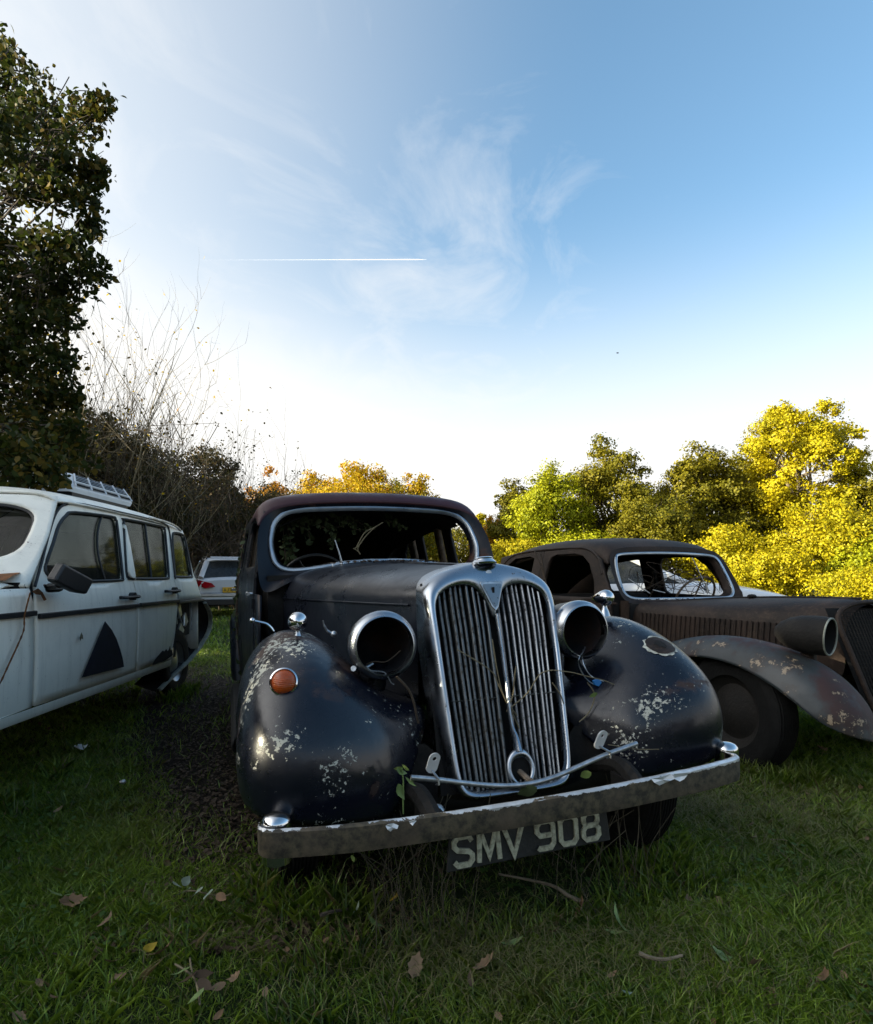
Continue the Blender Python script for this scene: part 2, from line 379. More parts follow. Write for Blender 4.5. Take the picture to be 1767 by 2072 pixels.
av = wn('VectorMath', {0: tc, 1: Vector((math.sin(R(SUN_AZ)), math.cos(R(SUN_AZ))-.15, .48)).normalized()}, operation='DOT_PRODUCT').outputs['Value']
ag = wn('MapRange', {'Value': av, 'From Min': .52, 'From Max': 1., 'To Min': 1., 'To Max': 3.2}, interpolation_type='SMOOTHSTEP').outputs[0]   # haze boosted out of view towards the low sun, added to light the foreground
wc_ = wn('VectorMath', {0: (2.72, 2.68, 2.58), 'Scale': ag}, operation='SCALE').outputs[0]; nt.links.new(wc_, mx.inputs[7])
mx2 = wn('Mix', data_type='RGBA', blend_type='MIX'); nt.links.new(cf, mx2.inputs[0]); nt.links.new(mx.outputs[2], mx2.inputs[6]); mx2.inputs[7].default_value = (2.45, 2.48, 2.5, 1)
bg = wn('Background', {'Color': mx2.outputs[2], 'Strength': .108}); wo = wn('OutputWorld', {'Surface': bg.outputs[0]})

sd = bpy.data.lights.new('sun', 'SUN'); sd.energy = 5.0; sd.angle = R(.5); sd.color = (1, .89, .64)
so = bpy.data.objects.new('sun', sd); COL.objects.link(so)
a = R(SUN_AZ); el = R(SUN_EL)
sdir = Vector((math.sin(a)*math.cos(el), math.cos(a)*math.cos(el), math.sin(el)))   # towards the sun
so.rotation_euler = sdir.to_track_quat('Z', 'Y').to_euler(); so.location = sdir*60

cam = bpy.data.cameras.new('camera'); co = bpy.data.objects.new('camera', cam); COL.objects.link(co); scene.camera = co
co.location = (0, 0, CAMH); co.rotation_euler = (R(90), 0, 0)
cam.sensor_fit = 'HORIZONTAL'; cam.sensor_width = 36; cam.lens = F_/1767*36; cam.clip_start = .05; cam.clip_end = 20000
cam.shift_y = (HZ-1036)/1767; cam.shift_x = 0
vs = scene.view_settings; vs.view_transform = 'Standard'; vs.look = 'None'; vs.gamma = 1; vs.exposure = 1.95

# ================================================================ ground
def gz(x, y):
    """gentle unevenness of the field."""
    return .02*np.sin(x*.9+.4)*np.sin(y*.7)+.012*np.sin(x*2.3+y*1.7) + .09*np.exp(-((x+2.6)**2+(y-5.2)**2)/2.2) - .02
xs = np.concatenate([np.linspace(-400, -14, 14), np.linspace(-12, 14, 105), np.linspace(16, 400, 14)])
ys = np.concatenate([np.linspace(-60, -2, 8), np.linspace(-1, 18, 77), np.linspace(20, 700, 20)])
b = MB(); b.grid([[(x, y, float(gz(x, y))) for x in xs] for y in ys])
tag(b.build('ground', MT['ground']), kind='structure')
# ================================================================ the black saloon in the middle
rov = thing('vintage_saloon', 'derelict black vintage saloon with tall chrome grille, hollow headlamps and rusty front bumper', 'car', ROV.loc, ROV.rot)
P = lambda name, mb, mat, **k: mb.build(name, MT[mat], k.pop('parent', rov), **k)
UC = .022
def gw(z): return .19+(z-.45)*.36

# --- radiator shell
hA = [(0,.415),(.12,.415),(.165,.425),(.183,.455),(.190,.55),(.202,.75),(.210,.93),(.211,.99),(.19,1.025),(.145,1.047),(.09,1.052),(.050,1.037),(.026,1.0),(.010,.955),(0,.925)]
hB = [(0,.407),(.125,.405),(.175,.413),(.195,.447),(.203,.55),(.215,.75),(.224,.93),(.226,1.005),(.209,1.043),(.155,1.072),(.094,1.086),(.055,1.088),(.028,1.084),(.010,1.08),(0,1.078)]
hC = [(0,.395),(.13,.393),(.184,.403),(.206,.443),(.216,.55),(.230,.75),(.240,.93),(.243,1.012),(.225,1.058),(.165,1.096),(.096,1.114),(.056,1.122),(.028,1.126),(.010,1.128),(0,1.128)]
def gloop(h, dw, du=0, dz=0):
    def p(d, z, sgn):
        uc = UC*min(1, max(0, (z-.42)/.5))
        return Vector((uc+sgn*(d+du), gw(z)+dw, z+dz))
    L = [p(d, z, -1) for d, z in h]; Rr = [p(d, z, 1) for d, z in h[1:-1]][::-1]
    return L + Rr
rows = [gloop(hA, .02), gloop(hA, -.006), gloop(hB, -.016), gloop(hC, .0), gloop(hC, .03, .010, .003), gloop(hC, .13, .014, .004)]
b = MB(); b.grid(rows, cu=True); P('radiator_shell', b, 'shell', sub=2)
# raised centre strip, teardrop and crank hole ring
b = MB()
cl = cr([(UC, gw(.95)-.014, .95), (UC*.8, gw(.8)-.016, .80), (UC*.4, gw(.62)-.016, .62), (.015, gw(.56)-.018, .56), (.014, gw(.52)-.02, .52)], 8)
b.tube(cl, [.009 if p.z > .6 else .009+(.6-p.z)*.20 for p in cl], seg=10, flat=.6)
P('centre_strip', b, 'shell')
b = MB(); c0 = Vector((.014, gw(.472)-.022, .472))
ring = [c0 + Vector((.041*math.sin(a), .36*.046*math.cos(a), .046*math.cos(a))) for a in [2*math.pi*k/40 for k in range(40)]]
b.tube(ring, [.0085+.007*max(0, math.cos(2*math.pi*k/40))**4 for k in range(40)], seg=10, closed=True); P('crank_hole_ring', b, 'shell')
b = MB(); b.lathe([(.0, .012), (.037, .012), (.037, .03)], c0, (0, 1, -.05), 24); P('crank_hole', b, 'hole')
b = MB(); b.tube([c0+V(.0,.02,-.01), c0+V(.012,-.03,-.026), c0+V(.018,-.05,-.03)], .009, 8); P('starting_handle_stub', b, 'wood')
# slats
def arch(d):
    xs = [h[0] for h in hA[7:15]][::-1]; zs = [h[1] for h in hA[7:15]][::-1]
    return float(np.interp(d, xs, zs))
for s in (-1, 1):
    b = MB(); n = 9
    for i in range(n):
        fz = lambda z: min(1, max(0, (z-.42)/.5))
        def pos(z): 
            wd = float(np.interp(z, [.42, .55, .75, .95], [.176, .184, .196, .206])); d = .013+(wd-.018)*(i+.5)/n
            return UC*fz(z)+s*d, d
        dt = pos(.95)[1]; zt = arch(dt)+.006
        zs = np.linspace(.418, zt, 14); w_ = .0066 if s < 0 else .0058
        prof = [(-w_, .010), (-w_, -.001), (-w_*.55, -.006), (0, -.008), (w_*.55, -.006), (w_, -.001), (w_, .010)]
        jit = rng.normal(0, .0008)
        rws = [[V(pos(z)[0]+a+jit, gw(z)+.016+c+.006*math.sin(i*1.9), z) for a, c in prof] for z in zs]
        b.grid(rws)
    # cross wire holding the bars
    b.tube([V(UC*.6+s*.02, gw(.68)+.012, .68), V(UC*.6+s*.19, gw(.68)+.012, .68)], .002, 6)
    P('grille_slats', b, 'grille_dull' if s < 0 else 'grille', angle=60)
b = MB(); b.grid([[V(-.235, gw(.40)+.06, .40), V(.235, gw(.40)+.06, .40)], [V(-.215, gw(1.06)+.06, 1.06), V(.25, gw(1.06)+.06, 1.06)]]); P('radiator_core', b, 'hole')
# shield badge in the dip
sh = [(-.040,1.062),(.040,1.062),(.043,1.055),(.012,.975),(0,.962),(-.012,.975),(-.043,1.055)]
b = MB(); b.prism(sh, lambda a, c, d: V(UC+a, gw(c)-.018+d, c), 0, .012); bd = P('badge', b, 'steel', smooth=False, bevel=.002)
b = MB(); b.prism([(a*.8, 1.022+(c-1.022)*.8) for a, c in sh], lambda a, c, d: V(UC+a, gw(c)-.0205+d, c), 0, .008); P('badge_field', b, 'grille', parent=bd, smooth=False)
b = MB(); b.box((UC, gw(1.03)-.021, 1.03), (.008, .004, .026)); P('badge_slot', b, 'hole', parent=bd, smooth=False)
b = MB(); b.lathe([(0, 0), (.011, 0), (.013, .004), (0, .005)], (UC, gw(1.1)-.012, 1.092), (0, 1, -.2), 16); P('round_emblem', b, 'steel', parent=bd)
b = MB(); b.lathe([(.030, 0), (.044, .002), (.046, .008), (.040, .014), (.034, .020), (.036, .024), (.030, .028), (0, .030)], (UC-.003, .445, 1.120), (0, .12, 1), 32); P('radiator_cap', b, 'shiny')

# --- bonnet
def bon(t):
    w = .46+t*1.36; hw = .246+.32*t**.85; zt = 1.118+.045*t; sh = .10+.05*t; zs = 1.005-.01*t
    h = [(0, zt), (.35*hw, zt-.006), (.70*hw, zt-.028), (.92*hw, zt-.068), (hw, zt-sh), (hw+.004, zs-.02), (hw+.006, .86), (hw+.008, .70), (hw+.010, .52)]
    uc = UC*(1-t)
    return [V(uc-d, w, z) for d, z in h[::-1]] + [V(uc+d, w, z) for d, z in h[1:]]
b = MB(); b.grid([bon(t) for t in (0, .03, .15, .3, .45, .6, .75, .9, 1)]); P('bonnet', b, 'bonnet', sub=2)
b = MB(); b.tube([V(bon(t)[3].x-.004, bon(t)[3].y, bon(t)[3].z) for t in np.linspace(.03, 1, 12)], .0045, 6)
b.tube([V(bon(t)[-4].x+.004, bon(t)[-4].y, bon(t)[-4].z) for t in np.linspace(.03, 1, 12)], .0045, 6); P('bonnet_hinge', b, 'black')
b = MB(); b.tube([V(UC*(1-t), bon(t)[8].y, bon(t)[8].z+.002) for t in np.linspace(.03, 1, 12)], .005, 6); P('bonnet_centre_hinge', b, 'bonnet')
q = lambda x, y: ROV.at(z2(x, y), 'w', .95)
b = MB(); b.tube(cr([q(512, 742), q(520, 772), q(538, 800), q(560, 812), q(578, 818)], 5), [.003]*5+[.005]*5+[.007]*5+[.008]*6, 8); b.ico(q(570, 816), .014); P('bonnet_catch', b, 'steel')

# --- front wings
wing_rows = [
 [(.25,.34,.585),(.398,.150,.415),(.425,.125,.398),(.62,.085,.425),(.75,.11,.45),(.805,.19,.455),(.825,.30,.47)],
 [(.25,.35,.62),(.393,.17,.59),(.430,.112,.56),(.62,.055,.56),(.765,.085,.575),(.825,.19,.565),(.832,.32,.55)],
 [(.25,.37,.65),(.375,.28,.67),(.455,.19,.70),(.62,.105,.70),(.76,.135,.71),(.820,.25,.665),(.83,.36,.58)],
 [(.26,.42,.66),(.375,.40,.70),(.475,.34,.78),(.62,.25,.835),(.755,.28,.805),(.815,.37,.72),(.83,.42,.60)],
 [(.27,.52,.66),(.385,.52,.71),(.495,.48,.83),(.62,.44,.905),(.75,.45,.865),(.815,.47,.76),(.828,.50,.61)],
 [(.29,.64,.65),(.395,.64,.71),(.505,.63,.85),(.63,.62,.932),(.75,.62,.89),(.812,.63,.77),(.828,.64,.63)],
 [(.33,.86,.60),(.43,.86,.66),(.53,.86,.81),(.64,.87,.888),(.745,.87,.84),(.807,.87,.71),(.825,.87,.58)],
 [(.40,1.1,.5),(.48,1.1,.55),(.56,1.1,.66),(.65,1.12,.73),(.745,1.12,.68),(.805,1.12,.56),(.822,1.12,.46)],
 [(.48,1.4,.36),(.54,1.4,.40),(.60,1.4,.46),(.66,1.42,.50),(.75,1.42,.47),(.805,1.42,.40),(.82,1.42,.34)],
 [(.54,1.7,.28),(.60,1.7,.30),(.65,1.7,.32),(.70,1.7,.33),(.76,1.7,.325),(.80,1.7,.30),(.815,1.7,.27)]]
MT['flakeprimer'] = simple('chipped pale primer', (.40,.40,.34), .7, 0, .5, 60)
wings = []
def surf_hit(o, px):
    """where a sight line through a photo point meets a built surface (position, outward normal) in the car's own axes."""
    bpy.context.view_layer.update(); e = o.evaluated_get(bpy.context.evaluated_depsgraph_get()); mi_ = o.matrix_world.inverted()
    a_ = mi_ @ Vector((0, 0, CAMH)); d_ = (mi_.to_3x3() @ Vector(((px[0]-CX)/F_, 1, -(px[1]-HZ)/F_))).normalized()
    ok, loc, nr, _ = e.ray_cast(a_, d_)
    return loc, (nr if nr.dot(d_) < 0 else -nr)
for s in (-1, 1):
    b = MB(); b.grid([[V(s*u, w, z) for u, w, z in r] for r in wing_rows])
    o = P('front_wing', b, 'wing', sub=3, solid=.006)
    wings.append(o)
    if s < 0: pass
    else: o['label'] = 'front wing with a rusted round hole where its indicator was'
# underside / splash apron and chassis
b = MB(); b.grid([[V(u, .50, z) for u in (-.52, -.3, 0, .3, .52)] for z in (.22, .36, .58)]); b.box((0, .62, .30), (1.2, .10, .08))
for s in (-1, 1): b.tube(cr([V(s*.33, .0, .42), V(s*.34, .12, .46), V(s*.34, .3, .42), V(s*.35, .7, .36), V(s*.36, 1.6, .36)], 5), .028, 8)
P('chassis', b, 'under')
b = MB()
for s in (-1, 1): b.grid([[V(s*.235, .26, z), V(s*.30, .30, z), V(s*.40, .20, z)] for z in (.30, .42, .56)])
b.grid([[V(u, .24+.1*abs(u), .33) for u in np.linspace(-.42, .42, 9)], [V(u, .16+.1*abs(u), .37) for u in np.linspace(-.42, .42, 9)], [V(u, .15+.1*abs(u), .42-.04*math.cos(u*6)) for u in np.linspace(-.42, .42, 9)]])
P('front_apron', b, 'under', sub=1)
b = MB(); b.lathe([(0,0),(.016,0),(.02,.006),(.012,.018),(0,.022)], ROV.at(z3(1375,1487), 'w', .05), (0,0,1), 12); P('bumper_bolt', b, 'steel')

# --- wheels
def wheel(parent, c, r=.335, wd=.15, axis=(1,0,0), rim='under', rr=.6, mt='rubber'):
    b = MB(); h = wd/2
    b.lathe([(r*rr, -h*.9), (r*.8, -h), (r*.86, -h*1.0), (r*.87, -h*.98), (r*.93, -h*.95), (r*.975, -h*.78)] + [(r*(.985+.015*(1-abs(g)))-(0 if k % 3 else .009), h*g) for k, g in enumerate(np.linspace(-.66, .66, 25))] + [(r*.975, h*.78), (r*.93, h*.95), (r*.8, h), (r*rr, h*.9)], c, axis, 40)
    w = b.build('wheel', MT[mt], parent)
    b = MB(); b.lathe([(r*rr+.006, -h*.8), (r*rr-.015, -h*.55), (r*.45, -h*.3), (r*.25, -h*.6), (r*.12, -h*.75), (0, -h*.78)], c, axis, 32)
    b.lathe([(r*rr+.006, h*.8), (r*rr-.015, h*.55), (r*.45, h*.3), (r*.25, h*.6), (r*.12, h*.75), (0, h*.78)], c, axis, 32)
    b.build('rim', MT[rim], w)
    return w
for u, w in ((-.64, .84), (.64, .60), (-.68, 3.45), (.68, 3.45)): wheel(rov, (u, w, .30))

# --- cabin
WS = [(0,1.85,1.172),(.2,1.857,1.165),(.4,1.88,1.135),(.53,1.90,1.128),(.597,1.915,1.165),(.618,1.95,1.25),(.612,2.0,1.33),(.585,2.05,1.41),(.50,2.088,1.470),(.3,2.09,1.489),(0,2.08,1.495)]
def mir(h): return [V(*p) for p in h] + [V(-p[0], p[1], p[2]) for p in h[1:-1]][::-1]
wsl = cr(mir(WS), 4, True)
b = MB(); b.tube(wsl, .0155, 8, closed=True, flat=.8); P('windscreen_frame', b, 'alu')
OUT = [(0,1.78,1.165),(.22,1.79,1.155),(.44,1.79,1.11),(.60,1.775,1.03),(.69,1.80,.985),(.70,1.86,1.16),(.695,1.93,1.30),(.675,2.02,1.42),(.56,2.075,1.505),(.32,2.075,1.53),(0,2.065,1.54)]
INN = [(x*.985, y+.012, 1.31+(z-1.31)*.98) for x, y, z in WS]
b = MB(); b.grid([mir([(x*.97, y+.06, 1.31+(z-1.31)*.96) for x, y, z in WS]), mir(INN), mir([tuple(.5*(a+c) for a, c in zip(p, q_)) for p, q_ in zip(WS, OUT)]), mir(OUT)], cu=True); P('windscreen_surround', b, 'black', sub=2)
def bw(w): return float(np.interp(w, [1.7, 1.9, 2.4, 2.9, 3.3, 3.8, 4.2, 4.5], [.685, .70, .735, .765, .775, .74, .66, .54]))
def side(w, z):
    u = bw(w)
    return u + (.015*(1-((z-.75)/.35)**2) if z < 1.1 else -(z-1.1)*.19 - .003)
# roof, gutter to gutter, down over the tail
def roofrow(w, ze, zc, dz, hw): return [V(-hw-.012, w, ze-dz), V(-hw, w, ze), V(-hw*.90, w, ze+(zc-ze)*.62), V(-hw*.55, w, zc-.012), V(0, w, zc), V(hw*.55, w, zc-.012), V(hw*.90, w, ze+(zc-ze)*.62), V(hw, w, ze), V(hw+.012, w, ze-dz)]
rr_ = [[V(-.69,1.985,1.36),V(-.675,2.02,1.42),V(-.585,2.07,1.50),V(-.32,2.07,1.528),V(0,2.06,1.538),V(.32,2.07,1.528),V(.585,2.07,1.50),V(.675,2.02,1.42),V(.69,1.985,1.36)],
 roofrow(2.12, 1.50, 1.602, .06, .675), roofrow(2.28, 1.51, 1.626, .06, .685), roofrow(2.8, 1.51, 1.632, .06, .69), roofrow(3.4, 1.50, 1.625, .06, .685), roofrow(3.9, 1.44, 1.56, .06, .64), roofrow(4.25, 1.25, 1.38, .06, .56), roofrow(4.48, 1.0, 1.1, .1, .5), roofrow(4.62, .7, .78, .1, .5), roofrow(4.66, .4, .42, .1, .5)]
b = MB(); b.grid(rr_); P('roof', b, 'roof', sub=2, solid=.02)
def to_side(s): return lambda w, z: V(s*side(w, z), w, z)
def rr(w0, w1, z0, z1, r, n=5):
    P_ = []
    for cx_, cz_, a0 in ((w1-r, z1-r, 0), (w0+r, z1-r, 90), (w0+r, z0+r, 180), (w1-r, z0+r, 270)):
        for k in range(n+1): P_.append((cx_+r*math.cos(R(a0+90*k/n)), cz_+r*math.sin(R(a0+90*k/n))))
    return P_
for s in (-1, 1):
    T = to_side(s)
    def dpart(name, outer, hole, label=None):
        b = panel(outer, hole, T); return P(name, b, 'black', solid=.025, off=0)
    d1 = dpart('front_door', [(1.90,.38),(2.68,.38),(2.68,1.49),(2.06,1.47),(1.93,1.20)], [(2.02,1.15),(2.60,1.15),(2.62,1.40),(2.57,1.44),(2.15,1.43),(2.06,1.38)])
    d2 = dpart('rear_door', [(2.69,.38),(3.30,.38),(3.42,.75),(3.44,1.47),(2.69,1.49)], rr(2.79, 3.36, 1.15, 1.43, .04))
    qp = dpart('rear_quarter', [(3.45,.60),(4.5,.50),(4.5,1.0),(4.2,1.30),(3.9,1.44),(3.45,1.48)], [(3.53,1.16),(3.86,1.18),(3.84,1.28),(3.72,1.40),(3.53,1.42)])
    b = MB(); b.grid([[V(s*(side(w, z)-.0), w, z) for w in (1.62, 1.76, 1.89)] for z in (.38, .6, .8, 1.0)]); P('scuttle_side', b, 'black', solid=.01)
    b = MB(); b.grid([[V(s*.60, w, .33), V(s*.83, w, .33), V(s*.845, w, .29), V(s*.83, w, .26)] for w in (1.5, 2.2, 3.0)]); P('running_board', b, 'under', solid=.01)
    for (w0, w1) in ((2.66, 2.72), (3.40, 3.47)):
        b = MB(); b.grid([[V(s*(side(w, z)-.06), w, z) for w in (w0-.02, w1+.02)] for z in (.4, 1.1, 1.3, 1.47)]); P('door_post', b, 'wood', solid=.03)
    # waist mouldings and handles
    b = MB()
    for z in (1.115, 1.085): b.tube([V(s*(side(w, z)+.004), w, z) for w in np.linspace(1.92, 4.0, 14)], .006, 6)
    P('waist_moulding', b, 'black')
    for dd, w in ((d1, 1.98), (d2, 3.30)):
        b = MB(); u = side(w, 1.0); b.tube([V(s*(u), w, 1.0), V(s*(u+.035), w, 1.0)], .010, 8); b.tube(cr([V(s*(u+.035), w-.02, 1.0), V(s*(u+.04), w+.05, 1.002), V(s*(u+.038), w+.11, .998)], 4), [.011]*4+[.009]*4+[.006], 8); P('handle', b, 'steel', parent=dd)
    b = MB()
    for w in (2.0, 2.0): pass
    for z0 in (.5, .92): b = MB(); b.tube([V(s*(side(1.9, z)+.012), 1.905, z) for z in (z0, z0+.055)], .012, 8); P('door_hinge', b, 'black')
    # rear wing
    rw = []
    for t_ in np.linspace(0, 1, 9):
        a = math.pi*(1.0-t_*1.05); cw, cz = 3.5, .36
        w = cw+.52*math.cos(a); z = cz+.50*max(-.1, math.sin(a))
        rw.append([V(s*.70, w, z+.02), V(s*.80, w, z), V(s*.845, w, z-.06) if .1 < t_ < .9 else V(s*.83, w, z), V(s*.85, cw+.42*math.cos(a), cz+.38*max(-.1, math.sin(a)))])
    b = MB(); b.grid(rw); P('rear_wing', b, 'black', sub=2)
# glass that is left in the right hand front door (broken shard)
b = MB(); b.prism([(2.03,1.15),(2.3,1.15),(2.27,1.21),(2.14,1.235),(2.04,1.225)], lambda w, z, d: V(side(w, z)-.01+d, w, z), 0, .004); P('broken_glass', b, 'glass', smooth=False)
# floor, seats, wheel, dash, rear wall
b = MB(); b.box((0, 3.0, .40), (1.36, 2.6, .04)); b.box((0, 1.86, .75), (1.3, .04, .7)); P('floor', b, 'under')
b = MB(); b.grid([[V(-.60, 1.93, 1.10), V(0, 1.90, 1.14), V(.60, 1.93, 1.10)], [V(-.62, 2.03, 1.08), V(0, 2.02, 1.11), V(.62, 2.03, 1.08)], [V(-.62, 2.04, .9), V(0, 2.03, .9), V(.62, 2.04, .9)]]); P('dashboard', b, 'wood')
for u in (-.33, .33):
    b = MB(); b.box((u, 2.85, .66), (.56, .52, .2)); b.box((u, 3.12, .86), (.56, .14, .50), Matrix.Rotation(-.15, 3, 'X')); P('front_seat', b, 'seat', bevel=.05)
b = MB(); b.box((0, 3.75, .64), (1.2, .5, .22)); b.box((0, 4.02, .92), (1.22, .14, .55), Matrix.Rotation(-.2, 3, 'X')); P('rear_seat', b, 'seat', bevel=.05)
b = MB(); rc_ = Vector((-.34, 2.30, 1.03)); q_ = Matrix.Rotation(R(-62), 3, 'X')
b.tube([rc_ + q_ @ V(.215*math.cos(a), .215*math.sin(a), 0) for a in [2*math.pi*k/40 for k in range(40)]], .011, 8, closed=True)
for a in (0, 2.1, 4.2): b.tube([rc_, rc_+q_ @ V(.21*math.cos(a), .21*math.sin(a), 0)], .008, 6)
b.tube([rc_, rc_+q_ @ V(0, 0, -.6)], .02, 8); P('steering_wheel', b, 'blackplastic')
b = MB(); b.grid([[V(u, 2.12+.5*k, 1.50+.06*math.sin(k*1.2)-.12*(abs(u)/.6)**3-.02*math.sin(u*9+k)) for u in np.linspace(-.62, .62, 9)] for k in range(5)]); P('headlining', b, 'dark', sub=1)
b = MB(); b.tube([ROV.at(z2(575,308), 'w', 1.845), ROV.at(z2(596,370), 'w', 1.845), ROV.at(z2(614,436), 'w', 1.845)], [.0032, .0045, .006], 8); b.ico(ROV.at(z2(614,438), 'w', 1.845), .012); P('wiper', b, 'steel')
b = MB(); b.lathe([(.012, 0), (.010, .02), (.004, .035), (0, .036)], ROV.at(z2(567,470), 'w', 1.83), (0,0,1), 10); P('washer_jet', b, 'steel')

# --- headlamps
def headlamp(c, r, axis, label=None):
    c = Vector(c); b = MB()
    b.lathe([(r*.97, .0), (r*1.0, .05), (r*.93, .13), (r*.75, .20), (r*.45, .255), (r*.12, .28), (0, .285)], c, axis, 40)
    h = P('headlamp', b, 'black')
    b = MB(); b.lathe([(r*.84, .004), (r*.83, .05), (r*.76, .12), (r*.55, .19), (r*.3, .235), (0, .25)], c, axis, 40); P('bowl', b, 'lamp_in', parent=h)
    b = MB(); pr = [(r*.83, .02), (r*.835, -.006), (r*.86, -.014), (r*.90, -.012), (r*.93, -.004), (r*.97, .000), (r*1.02, .010), (r*1.045, .026), (r*1.03, .045), (r*.99, .05)]
    b.lathe(pr, c, axis, 56); P('rim', b, 'chrome' if c.x > 0 else 'shell', parent=h)
    return h
axl = V(.02, 1, -.05); axr = V(.0, 1, -.02)
hl = headlamp(ROV.at(z3(1026, 396), 'w', .33), .107, axl)
hr_ = headlamp(ROV.at(z4(912, 388), 'w', .33), .103, axr)
for h, s in ((hl, -1), (hr_, 1)):
    b = MB(); b.tube(cr([V(s*.37, .45, .80), V(s*.38, .46, .73), V(s*.39, .47, .68)], 4), [.03]*4+[.035]*4+[.05], 10); P('lamp_post', b, 'black')
b = MB(); b.tube([V(-.40, .42, .80), V(-.45, .40, .78), ROV.at(z3(822, 546), 'w', .33)], [.006, .006, .009], 8); P('lamp_bolt', b, 'steel')
def wire(pts, w, r=.0016, mat='straw', zf=z4, name='wire', parent=rov, dw=None):
    pp = [ROV.at(zf(*p), 'w', w if dw is None else w+dw[i]) for i, p in enumerate(pts)]
    b = MB(); b.tube(cr(pp, 6), r, 5); return b.build(name, MT[mat], parent)
wire([(925, 430), (915, 480), (890, 520), (890, 560), (915, 610), (945, 640), (970, 650)], .32, .0022, 'steel', parent=hr_, dw=[.2,.05,-.01,0,0,0,0])
wire([(925, 440), (905, 500), (915, 560), (950, 610), (1010, 635), (1062, 655)], .32, .0018, 'steel', parent=hr_, dw=[.2,.03,-.02,-.02,-.02,0])
b = MB(); pp = [ROV.at(z4(*p), 'w', .295) for p in ((962,632),(985,622),(1000,640),(985,658),(968,652))]
b.add([p for p in pp]+[p+V(0,.012,0) for p in pp], [(0,1,2,3,4),(9,8,7,6,5)]+[(i,i+5,(i+1)%5+5,(i+1)%5) for i in range(5)]); MT['blue'] = simple('blue plastic tape', (.02,.16,.42), .5); P('blue_tape', b, 'blue', parent=hr_, smooth=False)
wire([(905, 530), (940, 560), (1020, 570), (1050, 605), (1070, 640), (1088, 652)], .32, .0018, 'steel', zf=z3, parent=hl)
wire([(905, 520), (960, 500), (1040, 500), (1130, 430)], .36, .002, 'twig', zf=z3, parent=hl)

# --- side lamps on the wing tops
for s, zf, pc, w in ((-1, z3, (457, 238), .50), (1, z4, (1020, 230), .53)):
    c = ROV.at(zf(*pc), 'w', w); b = MB()
    b.lathe([(0, -.034), (.012, -.032), (.022, -.025), (.030, -.012), (.0325, .0), (.030, .02), (.022, .05), (.012, .08), (0, .10)], c, (0, 1, -.06), 28)
    sl = P('side_lamp', b, 'shiny')
    b = MB(); b.lathe([(.010, 0), (.011, -.02), (.016, -.034), (.020, -.048), (.022, -.056)], c+V(0, .015, -.02), (0, .1, 1), 20); P('lamp_stem', b, 'chrome', parent=sl)
# indicator on the image-left wing, hole on the other
c, ax = surf_hit(wings[0], z3(371, 640)); ax = V(-.24,-1,.34).normalized(); c = c + ax*.016; b = MB()
b.lathe([(.038, -.05), (.0415, .0), (.040, .006), (.036, .008), (.034, .004)], c, ax, 40); ind = P('indicator', b, 'shiny')
b = MB(); b.lathe([(.0345, .002), (.032, .010), (.024, .017), (.012, .021), (0, .022)], c, ax, 36); P('lens', b, 'amber', parent=ind)
c = ROV.at(z4(1282, 458), 'w', .29)
c, ax = surf_hit(wings[1], z4(1282, 458)); e1_ = ax.orthogonal().normalized(); e2_ = ax.cross(e1_)
def on_wing(w_, p, lift): 
    ok, loc, nr, _ = w_.evaluated_get(bpy.context.evaluated_depsgraph_get()).ray_cast(p+ax*.06, -ax); return (loc if ok else p)+ax*lift
def blob(r, jag, seed, lift, ringn=4, n=30):
    rd = random.Random(seed); rs = [r*(1+rd.uniform(-jag, jag)) for k in range(n)]
    rws = [[on_wing(wings[1], c+(e1_*math.cos(6.2832*k/n)+e2_*math.sin(6.2832*k/n))*rs[k]*q_, lift) for k in range(n)] for q_ in (.02, .35, .7, 1.)]; m_ = MB(); m_.grid(rws, cu=True); return m_
P('bare_primer_ring', blob(.060, .10, 3, .0022), 'flakeprimer', parent=wings[1]); P('rust_ring', blob(.052, .05, 4, .0034), 'rust', parent=wings[1]); P('rusted_hole', blob(.021, .28, 5, .0048), 'hole', parent=wings[1])
# mirror arm
q = lambda x, y: ROV.at(z2(x, y), 'w', .72)
b = MB(); b.tube(cr([q(130, 742), q(165, 750), q(205, 760), q(228, 778), q(246, 800)], 5), .0045, 8); b.ico(q(130, 742), .010, seg=8); P('mirror_arm', b, 'shiny')

